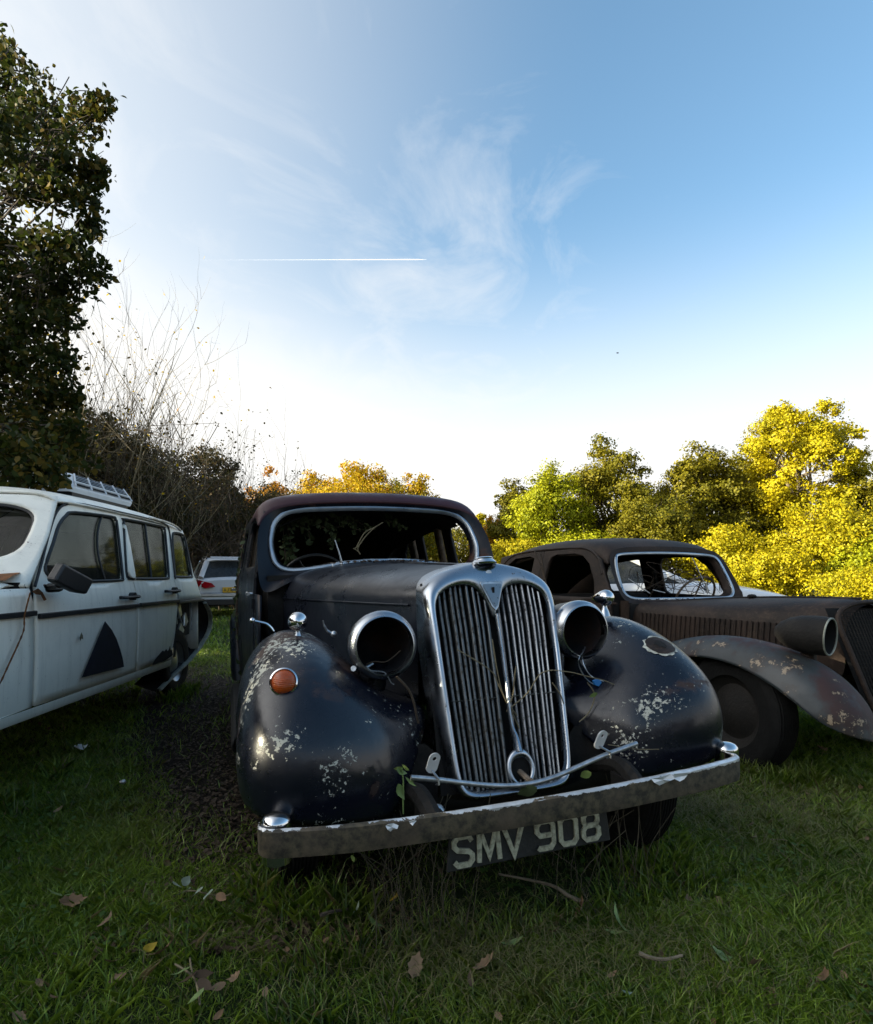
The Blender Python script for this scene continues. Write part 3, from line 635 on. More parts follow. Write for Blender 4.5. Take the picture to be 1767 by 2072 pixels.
# --- bumper
bp = [(-.785,.09),(-.784,.055),(-.768,.030),(-.74,.018),(-.62,-.008),(-.5,-.024),(-.2,-.042),(.15,-.044),(.45,-.022),(.6,-.002),(.72,.024),(.752,.045),(.762,.075),(.760,.105)]
path = cr([V(u, w, 0) for u, w in bp], 7); rows = []
for p in path:
    u = p.x; zt = .4585+.004*math.sin(u*3)+rng.normal(0, .0004); zb = .393+.002*math.sin(u*4+1)
    rows.append([V(p.x, p.y+.022, zt-.004), V(p.x, p.y+.008, zt+.0005), V(p.x, p.y, zt-.003), V(p.x, p.y-.001, zt-.02), V(p.x, p.y-.001, .422), V(p.x, p.y-.001, zb+.012), V(p.x, p.y, zb+.001), V(p.x, p.y+.015, zb)])
b = MB(); b.grid(rows); bu = P('bumper', b, 'bumper', solid=.004, off=1, angle=32)
for pts in (((1030,1575),(1045,1560),(1085,1562),(1115,1572),(1105,1592),(1080,1600),(1062,1612),(1040,1596)), ((1185,1545),(1215,1535),(1235,1545),(1215,1562),(1205,1572),(1192,1560))):
    pp = [ROV.at(z3(*p), 'w', -.048) for p in pts]; c = sum(pp, Vector())/len(pp); b = MB()
    n = len(pp); b.add([c+V(0,-.003,0)]+[p+V(0,-.004-.004*math.sin(i*2.1),0) for i, p in enumerate(pp)], [(0, 1+i, 1+(i+1) % n) for i in range(n)]); P('chrome_flake', b, 'flake', parent=bu, smooth=False, solid=.001)
for pts in (((1228,1100),(1262,1090),(1330,1078),(1345,1100),(1318,1108),(1300,1122),(1268,1132),(1240,1118)), ((1338,1076),(1400,1068),(1408,1085),(1388,1102),(1362,1112),(1340,1100)), ((640,1215),(700,1200),(770,1188),(772,1200),(735,1212),(690,1226),(655,1230))):
    pp = [ROV.at(z4(*p), 'w', -.036) for p in pts]; c = sum(pp, Vector())/len(pp); b = MB()
    n = len(pp); b.add([c+V(0,-.006,0)]+[p+V(0,-.008-.005*math.sin(i*2.1),0) for i, p in enumerate(pp)], [(0, 1+i, 1+(i+1) % n) for i in range(n)]); P('chrome_flake', b, 'flake', parent=bu, smooth=False, solid=.001)
for pc in (ROV.at(z3(318, 1578), 'w', .082), ROV.at(z4(1600, 990), 'w', .098)):
    b = MB(); b.lathe([(0, .026), (.014, .0255), (.028, .021), (.037, .012), (.040, .003), (.039, -.006), (.038, -.10)], pc+V(0,0,.008 if pc.x < 0 else .020), (0, 0, 1), 36); P('end_cap', b, 'shiny', parent=bu)
for s in (-1, 1): b = MB(); b.box((s*.33, .05, .42), (.05, .14, .05)); P('bumper_bracket', b, 'under', parent=bu, smooth=False)
# --- badge bar
q = lambda x, y: ROV.at(z4(x, y), 'w', .055)
b = MB(); b.tube(cr([q(76, 1098), q(200, 1108), q(330, 1124), q(450, 1136), q(550, 1138), q(640, 1130), q(720, 1112), q(800, 1084), q(900, 1040), q(1000, 996), q(1080, 966), q(1168, 934)], 5), .0078, 12); bb = P('badge_bar', b, 'steel')
for (x, y, tw, cl_) in ((186, 1030, .22, (205, 1112)), (997, 917, .28, (1032, 985))):
    c = q(x, y); b = MB(); n = 28
    L = [(.0165*math.cos(t_)*(1), .0165*math.sin(t_)+(.014 if math.sin(t_) > 0 else -.014)) for t_ in [2*math.pi*k/n for k in range(n)]]
    I = [(.0062*math.cos(t_), .0062*math.sin(t_)+.013) for t_ in [2*math.pi*k/n for k in range(n)]]
    rot = lambda a, c_: (a*math.cos(tw)+c_*math.sin(tw), -a*math.sin(tw)+c_*math.cos(tw))
    f3 = lambda a, d: V(c.x+rot(*a)[0], c.y+d-.3*rot(*a)[1], c.z+rot(*a)[1])
    b.grid([[f3(a, .006) for a in I], [f3(a, 0) for a in I], [f3(a, 0) for a in L], [f3(a, .006) for a in L]], cu=True)
    P('mounting_tab', b, 'flake', parent=bb)
    e = q(*cl_); b = MB(); b.tube([f3((0, -.02), .004), e+V(0, -.010, .008), e+V(0, -.011, -.008), e+V(0, .008, -.014)], .0035, 6); P('clip', b, 'steel', parent=bb)
# --- number plate
b = MB(); b.prism([(-.300,.278),(.222,.283),(.214,.392),(-.285,.390)], lambda a, c, d: V(a, .004+d+(c-.28)*.10, c), 0, .012); npl = P('number_plate', b, 'plate_black', smooth=False, bevel=.003)
GL = {'S': [[(.92,.80),(.78,.97),(.25,.97),(.08,.82),(.08,.66),(.24,.54),(.76,.46),(.92,.34),(.92,.17),(.76,.03),(.22,.03),(.05,.18)]],
      'M': [[(.04,0),(.10,1),(.16,1),(.5,.16),(.84,1),(.90,1),(.96,0)]], 'V': [[(.03,1),(.5,.03),(.97,1)]],
      '9': [[(.08,.10),(.18,.03),(.76,.03),(.92,.18),(.92,.82),(.76,.97),(.24,.97),(.08,.82),(.08,.62),(.24,.48),(.88,.48)]],
      '0': [[(.24,.03),(.76,.03),(.92,.18),(.92,.82),(.76,.97),(.24,.97),(.08,.82),(.08,.18),(.24,.03)]],
      '8': [[(.24,.52),(.12,.66),(.12,.84),(.26,.97),(.74,.97),(.88,.84),(.88,.66),(.76,.52),(.24,.52),(.08,.38),(.08,.16),(.24,.03),(.76,.03),(.92,.16),(.92,.38),(.76,.52)]]}
def stroke(b, pl, hw, to3, th):
    P2 = [Vector(p) for p in pl]; n = len(P2); closed = (P2[0]-P2[-1]).length < 1e-6; L, Q = [], []
    for i in range(n):
        d0 = (P2[i]-P2[i-1]) if i > 0 else ((P2[0]-P2[-2]) if closed else None); d1 = (P2[i+1]-P2[i]) if i < n-1 else ((P2[1]-P2[0]) if closed else None)
        d0 = d0 if d0 is not None else d1; d1 = d1 if d1 is not None else d0
        n0 = Vector((-d0.y, d0.x)).normalized(); n1 = Vector((-d1.y, d1.x)).normalized(); m = n0+n1
        m = m.normalized() if m.length > 1e-5 else n0
        k = hw/max(.42, m.dot(n0)); L.append(P2[i]+m*k); Q.append(P2[i]-m*k)
    b.grid([[to3(p, th) for p in L], [to3(p, 0) for p in L], [to3(p, 0) for p in Q], [to3(p, th) for p in Q]])
b = MB()
for ch, u0, wd, z0 in (('S',-.282,.062,.291),('M',-.208,.068,.2925),('V',-.128,.060,.2935),('9',-.028,.062,.295),('0',.048,.062,.296),('8',.124,.062,.297)):
    for pl in GL[ch]:
        hh = .079; stroke(b, [(u0+x*wd, z0+y*hh) for x, y in pl] , .0067, lambda p, d: V(p.x, .0015-.004+(p.y-.28)*.10+d, p.y), .006)
P('lettering', b, 'letters', parent=npl, smooth=False)
# peeling leaf strips caught on the grille and stems growing through it
tw = thing('dead_plant', 'dry brown plant stems caught against the chrome grille slats', 'plant', ROV.loc, ROV.rot)
for pts in ([(300,480),(460,580),(500,650),(545,740),(590,800)], [(470,430),(490,560),(520,690),(560,770),(600,860)], [(540,780),(570,700),(575,640),(585,560)], [(560,760),(640,690),(700,600),(760,580)], [(760,640),(800,700),(820,770),(815,860)], [(930,640),(965,700),(940,780),(890,830)], [(290,1020),(300,970),(325,950),(330,1010)]):
    wire(pts, gw(.7)-.03, .0022, 'straw', name='stem', parent=tw)
wire([(760,580),(850,590),(930,610),(1010,630),(1060,650)], .26, .0018, 'straw', name='stem', parent=tw); wire([(1030,940),(1100,950),(1180,962),(1275,962)], .07, .0012, 'straw', name='stem', parent=tw)
wire([(1105,600),(1180,680),(1215,760),(1240,870),(1250,905)], .28, .004, 'twig', zf=z3, name='stem', parent=tw)
# ================================================================ white estate car on the left
ren = thing('white_estate_car', 'old white estate car with a dark triangle on its door and torn bumper', 'car', REN.loc, REN.rot)
PR = lambda name, mb, mat, **k: mb.build(name, MT[mat], k.pop('parent', ren), **k)
UR = -.74
def ru(z): return (-.012*((z-.75)/.35)**2 if z < .95 else -.004-(z-.95)*.22)
def rside(s):   # s=+1 the side we see, -1 the far side
    return (lambda w, z: V(ru(z), w, z)) if s > 0 else (lambda w, z: V(2*UR-ru(z), w, z))
W1 = [(3.24,1.13),(3.25,1.09),(3.29,1.06),(3.40,1.05),(4.03,1.055),(4.085,1.07),(4.105,1.11),(4.185,1.43),(4.175,1.47),(4.13,1.485),(3.66,1.465),(3.56,1.435),(3.46,1.37),(3.36,1.26)]
W2 = [(4.165,1.11),(4.18,1.075),(4.22,1.065),(4.82,1.065),(4.87,1.075),(4.90,1.11),(5.015,1.43),(5.01,1.47),(4.97,1.487),(4.34,1.487),(4.30,1.47),(4.28,1.43)]
W3 = [(5.025,1.10),(5.035,1.08),(5.38,1.08),(5.41,1.10),(5.445,1.33),(5.44,1.42),(5.40,1.455),(5.22,1.455),(5.17,1.43),(5.13,1.36)]
D1 = [(3.097,.42),(4.255,.405),(4.255,.85),(4.235,1.06),(4.27,1.30),(4.272,1.515),(3.66,1.515),(3.54,1.482),(3.42,1.41),(3.30,1.27),(3.15,1.08),(3.095,.95)]
D2 = [(4.271,.405),(4.84,.42),(4.93,.60),(5.0,.86),(4.985,1.06),(5.05,1.30),(5.095,1.50),(4.282,1.515),(4.28,1.30),(4.251,1.06),(4.271,.85)]
D3 = [(5.01,.875),(5.58,.875),(5.47,1.12),(5.475,1.42),(5.44,1.49),(5.105,1.50),(5.06,1.30),(4.995,1.06)]
for s in (1, -1):
    T = rside(s)
    for name, D, W, lab in (('front_door', D1, W1, None), ('rear_door', D2, W2, None), ('rear_quarter', D3, W3, None)):
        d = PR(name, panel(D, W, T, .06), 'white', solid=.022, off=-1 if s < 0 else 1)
        rim = [T(*p) + V(s*.003, 0, 0) for p in W]; b = MB(); b.tube(cr(rim, 3, True), .010, 6, closed=True); wd_ = PR('window_seal', b, 'rubber_trim', parent=d)
        b = MB(); b.prism(W, lambda a, c, e: T(a, c)+V(-s*(.008+e), 0, 0), 0, .004); PR('window_pane', b, 'glass', parent=d, smooth=False)
        if name == 'front_door':
            b = MB(); pts = [REN.at(z1(*p), 'u', -.09) for p in ((722,418),(690,470),(655,560),(632,690),(640,845))]
            if s > 0: b.tube(cr([T(p.y, p.z) for p in pts], 5), .007, 6); PR('sliding_pane_edge', b, 'rubber_trim', parent=d)
        if name == 'rear_door' and s > 0:
            b = MB(); b.tube([T(4.555, 1.07), T(4.66, 1.49)], .009, 6); PR('window_divider', b, 'rubber_trim', parent=d)
            b = MB(); b.prism([(4.21,1.09),(4.27,1.09),(4.285,1.15),(4.225,1.15)], lambda a, c, e: T(a, c)+V(-.014+e, 0, 0), 0, .001); PR('sticker', b, 'whitebox', parent=d, smooth=False)
        if s > 0 and name != 'rear_quarter':
            w0, w1, z = ((3.97, 4.21, .942) if name == 'front_door' else (4.72, 4.97, .965)); b = MB()
            b.tube(cr([T(w0, z)+V(.03,0,0), T(w0+.02, z)+V(.034,0,0), T(w1-.08, z)+V(.034,0,0), T(w1, z)+V(.03,0,0)], 4), [.013]*9+[.016]*4, 8, flat=.8)
            b.tube([T(w1-.06, z+.004), T(w1-.06, z+.004)+V(.035,0,0)], .026, 12); b.tube([T(w0+.03, z), T(w0+.03, z)+V(.03,0,0)], .011, 8); PR('handle', b, 'blackplastic', parent=d)
        if s > 0 and name != 'rear_quarter':
            wA, wB = (3.10, 4.25) if name == 'front_door' else (4.275, 5.0); zt = (.883, .872) if name == 'front_door' else (.882, .88); b = MB()
            b.box((.012, (wA+wB)/2, (zt[0]+zt[1])/2), (.020, wB-wA, .026)); PR('trim_strip', b, 'rubber_trim', parent=d, smooth=False, bevel=.004)
        if s > 0 and name == 'front_door':
            tri = [(3.49,.50)] + [(4.01,.485),(3.985,.545),(3.945,.61),(3.895,.68),(3.83,.745),(3.745,.805)]
            b = MB(); b.prism(tri, lambda a, c, e: T(a, c)+V(.0245+e, 0, 0), 0, .0015); PR('triangle_emblem', b, 'decal', parent=d, smooth=False)
            b = MB(); n = 9; b.add([T(3.475+.018*(1+.5*math.sin(k*2.6))*math.cos(k*.7), .735+.018*(1+.5*math.cos(k*3.1))*math.sin(k*.7))+V(.0245,0,0) for k in range(n)], [tuple(range(n))]); PR('dent_mark', b, 'straw', parent=d, smooth=False)
        if s > 0 and name == 'rear_door':
            b = MB(); L = [(4.46,.43),(4.52,.47),(4.60,.50),(4.64,.515),(4.68,.505),(4.71,.52),(4.735,.50),(4.76,.505),(4.78,.535),(4.80,.50),(4.835,.50),(4.85,.455),(4.70,.43)]
            b.prism(L, lambda a, c, e: T(a, c)+V(.0235+e, 0, 0), 0, .0015); PR('rust_hole', b, 'hole', parent=d, smooth=False)
    b = MB()
    for w_ in (3.085, 4.26, 4.985): b.grid([[T(w_+dx_+(.02 if z > 1.2 else 0), z)+V(-s*.012,0,0) for dx_ in (-.03,.03)] for z in (.42,.8,.95,1.04)])
    PR('door_post', b, 'hole')
    # bottom sill, front wing
    b = MB(); b.grid([[T(w, z)+V(dx*s, 0, 0) for w in (2.72, 3.6, 4.2, 4.86)] for z, dx in ((.418, .010), (.385, .012), (.365, .004), (.345, -.06))]); PR('sill', b, 'white')
    fw_ = [(3.075,.42),(3.075,.95),(3.07,1.02),(2.7,1.02),(2.2,.98),(1.95,.90),(1.85,.78),(1.85,.55),(1.92,.40)]
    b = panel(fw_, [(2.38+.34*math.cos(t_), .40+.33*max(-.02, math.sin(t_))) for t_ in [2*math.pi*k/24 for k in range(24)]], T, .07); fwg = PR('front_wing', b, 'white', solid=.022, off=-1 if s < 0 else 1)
    if s > 0:
        b = MB(); pts = [REN.at(z1(*p), 'u', .0255) for p in ((205,935),(185,1010),(165,1100),(160,1190),(120,1290),(60,1420),(0,1550),(-80,1700))]
        b.tube(cr([V(.0255, p.y, p.z) for p in pts], 4), [.003+.0035*abs(math.sin(i*1.7)) for i in range(29)], 6, flat=.5); PR('rust_seam', b, 'rustline', parent=fwg)
        b = MB(); b.box((.013, 2.6, .895), (.02, .94, .026)); PR('trim_strip', b, 'rubber_trim', parent=fwg, smooth=False, bevel=.004)
        b = MB(); L = [(3.045,1.005),(3.10,1.02),(3.13,1.0),(3.15,.96),(3.125,.955),(3.11,.985),(3.07,.99)]; b.prism(L, lambda a, c, e: T(a, c)+V(.0245+e,0,0), 0, .001); PR('rust_patch', b, 'rustline', parent=fwg, smooth=False)
    # rear lower body: recessed, its lamp and panel torn off
    b = MB(); b.grid([[T(w, z)+V(-s*.09, 0, 0) for w in (4.86, 5.1, 5.35, 5.52)] for z in (.56, .70, .87)]); PR('rear_inner_panel', b, 'under')
    b = MB(); b.tube(cr([T(4.86,.42)+V(-.01*s,0,0), T(4.93,.60)+V(-.01*s,0,0), T(5.0,.86)+V(-.01*s,0,0)], 4), .012, 6); PR('door_edge', b, 'white')
    b = MB(); b.box((T(5.3,.862).x-s*.02, 5.30, .866), (.07, .62, .022)); PR('trim_strip', b, 'rubber_trim', smooth=False, bevel=.004)
    for w_ in (2.38, 5.2): wheel(ren, (T(w_,.4).x-s*.13, w_, .355), r=.285, wd=.14, rr=.58, rim='alloy' if w_ > 5 and s > 0 else 'under')
b = MB()
for k, (w_, z_) in enumerate(((5.08,.80),(5.16,.72),(5.26,.78),(5.40,.70),(5.30,.62))): b.box((-.085, w_, z_), (.012, .07, .10), Matrix.Rotation(.2*k, 3, 'X'))
b.tube([V(-.05,5.44,.87), V(-.05,5.46,.6)], .008, 6); b.tube(cr([V(-.05,5.1,.84), V(-.03,5.2,.66), V(-.06,5.3,.74)], 4), .006, 6); PR('torn_lamp_mount', b, 'bumper', smooth=False)
# hanging bumper
MT['greyplastic'] = simple('weathered grey plastic', (.22,.23,.19), .6, 0, .4, 20)
L1 = [(5.60,.84),(5.74,.77),(5.83,.71),(5.875,.63),(5.85,.55),(5.74,.47),(5.58,.39),(5.38,.32),(5.10,.25),(4.85,.18)]
c1 = cr([V(.02-.012*i, w_, z_) for i, (w_, z_) in enumerate(L1)], 3); c2 = cr([V(-.02-.012*i-(.20 if i < 5 else .10), w_-.03-.01*i, z_+.07) for i, (w_, z_) in enumerate(L1)], 3)
cm_ = [a_.lerp(b_, .5)+V(.03, .02, -.03) for a_, b_ in zip(c1, c2)]
b = MB(); b.grid([c2, cm_, c1]); tb_ = PR('torn_bumper', b, 'under', solid=.010)
b = MB(); b.tube(c1, .020, 8, flat=.6); PR('bumper_edge', b, 'greyplastic', parent=tb_)
# roof with gutter, windscreen frame, tail
def rrow(w_, ze, zc, e=0.0):
    us = [-.118-e, -.135-e, -.20-e, -.42, UR]; zs_ = [ze-.012, ze+.012, ze+.045, ze+(zc-ze)*.82, zc]
    return [V(u, w_, z) for u, z in zip(us, zs_)] + [V(2*UR-u, w_, z) for u, z in list(zip(us, zs_))[:-1][::-1]]
b = MB(); b.grid([rrow(3.46,1.505,1.555), rrow(3.52,1.52,1.60), rrow(3.8,1.525,1.635), rrow(4.4,1.527,1.65), rrow(4.9,1.522,1.64), rrow(5.25,1.505,1.60,.01), rrow(5.45,1.475,1.53,.03), rrow(5.50,1.45,1.48,.04)]); PR('roof', b, 'white', sub=2, solid=.015)
b = MB(); b.grid([[V(UR+k*.60, 5.49+.02*(z < 1.2), z) if z > 1 else V(UR+k*.70, 5.60, z) for k in np.linspace(-1, 1, 5)] for z in (1.47, 1.15, .88, .6, .42)]); PR('tailgate', b, 'white', solid=.02)
b = MB(); pts = [V(ru(z)+.012, w_, z) for w_, z in ((3.10,1.03),(3.20,1.15),(3.31,1.29),(3.43,1.425),(3.54,1.495),(3.68,1.525))]+[V(-.112, w_, z) for w_, z in ((4.2,1.528),(4.75,1.526),(5.0,1.515),(5.08,1.50),(5.11,1.46))]+[V(ru(z)+.008, w_, z) for w_, z in ((5.09,1.38),(5.06,1.28),(5.0,1.06))]
b.tube(cr(pts, 4), .007, 6); PR('rain_gutter', b, 'rubber_trim')
b = MB(); b.tube(cr([V(-.105,4.7,1.535), V(-.10,5.1,1.525), V(-.115,5.35,1.495), V(-.15,5.47,1.45)], 4), .010, 6); PR('rear_gutter', b, 'bumper')
def wsp(u, z): 
    k = (z-1.03)/.5; return V(UR+(u-UR)*(1-.10*k), 3.08+(z-1.03)*.86-.10*(1-((u-UR)/.7)**2), z)
wso = [(UR-.715,1.02),(UR+.715,1.02),(UR+.715,1.30),(UR+.69,1.53),(UR-.69,1.53),(UR-.715,1.30)]
wsh = [(UR+x*.625, 1.31+z*.175) for x, z in [(math.copysign(abs(math.cos(t_))**.45, math.cos(t_)), math.copysign(abs(math.sin(t_))**.55, math.sin(t_))) for t_ in [2*math.pi*k/40 for k in range(40)]]]
wf = PR('windscreen_surround', panel(wso, wsh, wsp, .06), 'white', solid=.02)
b = MB(); b.tube([wsp(*p)+V(0,-.004,0) for p in wsh], .013, 6, closed=True); PR('window_seal', b, 'rubber_trim', parent=wf)
b = MB(); b.add([wsp(*p)+V(0,.012,0) for p in wsh], [tuple(range(40))]); PR('window_pane', b, 'glass', parent=wf, smooth=False)
# bonnet, cowl with rust and leaf mould
b = MB(); b.grid([[V(UR+k*(.70 if w_ > 1.9 else .6), w_, z-.05*abs(k)**2.5) for k in np.linspace(-1, 1, 9)] for w_, z in ((1.82,.60),(1.84,.80),(1.95,.93),(2.3,1.02),(2.8,1.075),(3.02,1.09))]); PR('bonnet', b, 'white', sub=1, solid=.01)
b = MB(); b.grid([[V(UR+k*.66, w_, z) for k in np.linspace(-1, 1, 7)] for w_, z in ((2.98,1.06),(3.04,1.085),(3.10,1.10))]); PR('cowl_vent', b, 'rustline')
b = MB(); b.box((UR, 3.9, .46), (1.36, 2.1, .03)); b.box((UR, 3.06, .75), (1.36, .03, .6)); PR('floor', b, 'under', smooth=False)
for u in (-.42, -1.06):
    b = MB(); b.box((u, 3.85, .66), (.5, .5, .18)); b.box((u, 4.12, .92), (.48, .12, .56), Matrix.Rotation(-.2, 3, 'X')); PR('front_seat', b, 'seat', bevel=.05)
b = MB(); b.box((UR, 4.85, .66), (1.2, .4, .2)); b.box((UR, 5.05, .90), (1.2, .12, .48), Matrix.Rotation(-.2, 3, 'X')); PR('rear_seat', b, 'seat', bevel=.05)
# door mirror
q = lambda x, y, u: REN.at(z1(x, y), 'u', u)
b = MB(); fr_ = [q(440,742,.19), q(640,852,.19), q(612,905,.19), q(588,950,.19), q(520,938,.19), q(388,872,.19), q(375,850,.19)]
bk = [p + V(-.055, .012, .006) for p in fr_]; n = len(fr_)
b.add(fr_+bk, [tuple(range(n)), tuple(range(n, 2*n))[::-1]]+[(i, i+n, (i+1) % n+n, (i+1) % n) for i in range(n)]); mi = PR('door_mirror', b, 'blackplastic', smooth=False, bevel=.012)
b = MB(); b.tube([q(400,885,.15), q(375,892,.09), q(330,900,.03)], [.018,.016,.02], 8); b.tube(cr([q(300,884,.03), q(325,915,.03), q(415,912,.03)], 4), [.006]*4+[.016]*4+[.010], 8); PR('mirror_arm', b, 'blackplastic', parent=mi)
# roof box with vents
ab = MB(); ub, u1, wA, wB, zb, zt_ = -.37, -1.1, 4.12, 5.02, 1.655, 1.785
ab.grid([[V(u1, wA-.06, zb), V(ub-.02, wA, zb), V(ub-.02, wB, zb), V(u1, wB+.05, zb)], [V(u1, wA-.04, zb+.04), V(ub, wA+.01, zb+.03), V(ub, wB-.005, zb+.03), V(u1, wB+.04, zb+.04)], [V(u1, wA, zt_), V(ub-.06, wA+.10, zt_+.005), V(ub-.06, wB-.05, zt_+.005), V(u1, wB, zt_)], [V(u1, wA+.1, zt_+.03), V(ub-.16, wA+.14, zt_+.03), V(ub-.16, wB-.09, zt_+.03), V(u1, wB-.1, zt_+.03)]])
rb = thing('roof_air_unit', 'white slatted ventilation box mounted on the roof of the white estate car', 'air unit', REN.loc, REN.rot)
ab.add([V(u1, wA+.1, zt_+.03), V(ub-.16, wA+.14, zt_+.03), V(ub-.16, wB-.09, zt_+.03), V(u1, wB-.1, zt_+.03)], [(0,1,2,3)])
ab.build('housing', MT['whitebox'], rb, bevel=.008)
def face(a, c): # a along 0..1, c up 0..1 on the slanted outer face
    lo = V(ub, wA+.01+a*(wB-wA-.015), zb+.03); hi = V(ub-.06, wA+.10+a*(wB-wA-.15), zt_+.005); return lo.lerp(hi, c)+V(.008, 0, .004)
b = MB()
for g in range(4):
    a0, a1 = .035+g*.242, .035+g*.242+.205
    for c0_, c1_ in ((.48,.55),(.60,.67),(.72,.79),(.84,.91),(.12,.27)):
        b.add([face(a0,c0_), face(a1,c0_), face(a1,c1_), face(a0,c1_)], [(0,1,2,3)])
b.build('vent_slots', MT['hole'], rb, smooth=False)
b = MB(); b.tube([face(0,.385), face(1,.385)], .006, 6)
for g in range(5): b.tube([face(.02+g*.24,.06), face(.02+g*.24,.97)], .006, 6)
b.build('vent_ribs', MT['whitebox'], rb)
b = MB(); b.box((-.72, 4.55, 1.645), (.66, .8, .03)); b.build('mounting_base', MT['rubber_trim'], rb, smooth=False)
# ================================================================ rusted saloon on the right
cit = thing('rusted_saloon', 'rusted brown vintage saloon with louvred bonnet and empty windscreen beside the black saloon', 'car', CIT.loc, CIT.rot)
PC = lambda name, mb, mat, **k: mb.build(name, MT[mat], k.pop('parent', cit), **k)
def cs(w, z):
    hw = float(np.interp(w, [1.0, 1.3, 2.0, 2.8, 3.3, 4.0], [.62, .665, .70, .70, .67, .52])); return hw-(max(0, z-.9)*.26)-.03*max(0, (.75-z)/.4)**2
for s in (-1, 1):
    T = lambda w, z, s=s: V(s*cs(w, z), w, z)
    d = PC('front_door', panel([(1.14,.33),(2.28,.33),(2.28,1.31),(1.62,1.315),(1.42,1.22),(1.22,.95)], [(1.40,.93),(1.44,1.04),(1.55,1.18),(1.66,1.25),(1.78,1.272),(2.06,1.272),(2.14,1.25),(2.175,1.19),(2.185,.98),(2.17,.935),(2.12,.915),(1.45,.912)], T, .06), 'rust', solid=.03, off=0)
    b = MB(); b.tube([T(2.10,.80)+V(s*.0,0,0), T(2.10,.80)+V(s*.03,0,0), T(2.22,.80)+V(s*.03,0,0)], .010, 8); PC('handle', b, 'steel', parent=d)
    PC('rear_door', panel([(2.29,.33),(2.9,.33),(3.22,.60),(3.22,1.28),(2.9,1.31),(2.29,1.31)], [(2.43,.93),(3.02,.92),(3.10,.98),(3.11,1.06),(3.0,1.19),(2.85,1.255),(2.55,1.27),(2.45,1.25)], T, .06), 'rust', solid=.03, off=0)
    b = MB(); b.grid([[T(w, z) for w in (3.23, 3.5, 3.8, 4.0)] for z in (.5, .8, 1.0, 1.18)]); PC('rear_quarter', b, 'rust')
    b = MB(); b.grid([[V(s*(cs(2.28, z)-.03), w, z) for w in (2.22, 2.40)] for z in (.4, .9, 1.28)]); PC('door_post', b, 'hole', solid=.03)
    b = MB()
    for w0, w1 in ((1.10,1.25),): b.grid([[V(s*(cs(w, z)-.002), w, z) for w in (1.04, 1.12)] for z in (.35, .6, .9)])
    PC('scuttle_side', b, 'rust')
    b = MB(); b.grid([[V(s*.60, w, .30), V(s*.76, w, .30), V(s*.77, w, .26)] for w in (1.0, 2.0, 2.9)]); PC('running_board', b, 'rust', solid=.01)
# window drip moulding, belt
b = MB(); pts = [V(-cs(w, z)-.012, w, z) for w, z in ((1.36,1.10),(1.44,1.22),(1.60,1.302),(1.8,1.325),(2.3,1.33),(2.8,1.31),(3.05,1.25),(3.2,1.10))]; b.tube(cr(pts, 4), .012, 6); PC('drip_moulding', b, 'rust')
b = MB(); b.tube([V(-cs(w, .875)-.004, w, .875) for w in np.linspace(1.15, 3.6, 12)], .009, 6); PC('waist_moulding', b, 'rust')
# roof
def crow(w, ze, zc, hw): return [V(-hw-.004, w, ze-.07), V(-hw, w, ze), V(-hw*.88, w, ze+(zc-ze)*.62), V(-hw*.5, w, zc-.014), V(0, w, zc), V(hw*.5, w, zc-.014), V(hw*.88, w, ze+(zc-ze)*.62), V(hw, w, ze), V(hw+.004, w, ze-.07)]
b = MB(); b.grid([[V(-.575,1.34,1.15),V(-.565,1.37,1.22),V(-.49,1.385,1.29),V(-.28,1.38,1.31),V(0,1.375,1.315),V(.28,1.38,1.31),V(.49,1.385,1.29),V(.565,1.37,1.22),V(.575,1.34,1.15)],
  crow(1.48,1.30,1.385,.575), crow(1.65,1.325,1.42,.59), crow(2.1,1.335,1.447,.60), crow(2.7,1.32,1.435,.59), crow(3.15,1.24,1.36,.56), crow(3.55,1.05,1.19,.52), crow(3.9,.80,.93,.48), crow(4.1,.5,.56,.45)]); PC('roof', b, 'rust', sub=2, solid=.02)
# windscreen
CW = [(0,1.15,.905),(.25,1.155,.905),(.44,1.17,.908),(.52,1.19,.93),(.548,1.22,.99),(.54,1.29,1.12),(.515,1.34,1.22),(.46,1.365,1.255),(.25,1.36,1.268),(0,1.355,1.272)]
b = MB(); b.tube(cr(mir(CW), 4, True), .0125, 8, closed=True); PC('windscreen_frame', b, 'alu')
CO = [(0,1.09,.885),(.25,1.095,.885),(.46,1.10,.875),(.57,1.12,.87),(.61,1.17,.95),(.60,1.28,1.12),(.575,1.36,1.26),(.49,1.385,1.31),(.26,1.38,1.325),(0,1.375,1.33)]
b = MB(); b.grid([mir([(x*.96, y+.07, 1.08+(z-1.08)*.94) for x, y, z in CW]), mir([(x*.985, y+.01, z) for x, y, z in CW]), mir([tuple(.5*(a+c) for a, c in zip(p, q_)) for p, q_ in zip(CW, CO)]), mir(CO)], cu=True); PC('windscreen_surround', b, 'rust', sub=2)
b = MB(); q = lambda x, y: CIT.at(z5(x, y), 'w', 1.14)
for p0, p1 in (((660,262),(757,328)), ((770,312),(825,325)), ((948,166),(1012,298))): b.tube([q(*p0), q(*p1)], .004, 6)
b.tube([q(1008,280), q(1018,326)], .008, 6); PC('wiper', b, 'steel')
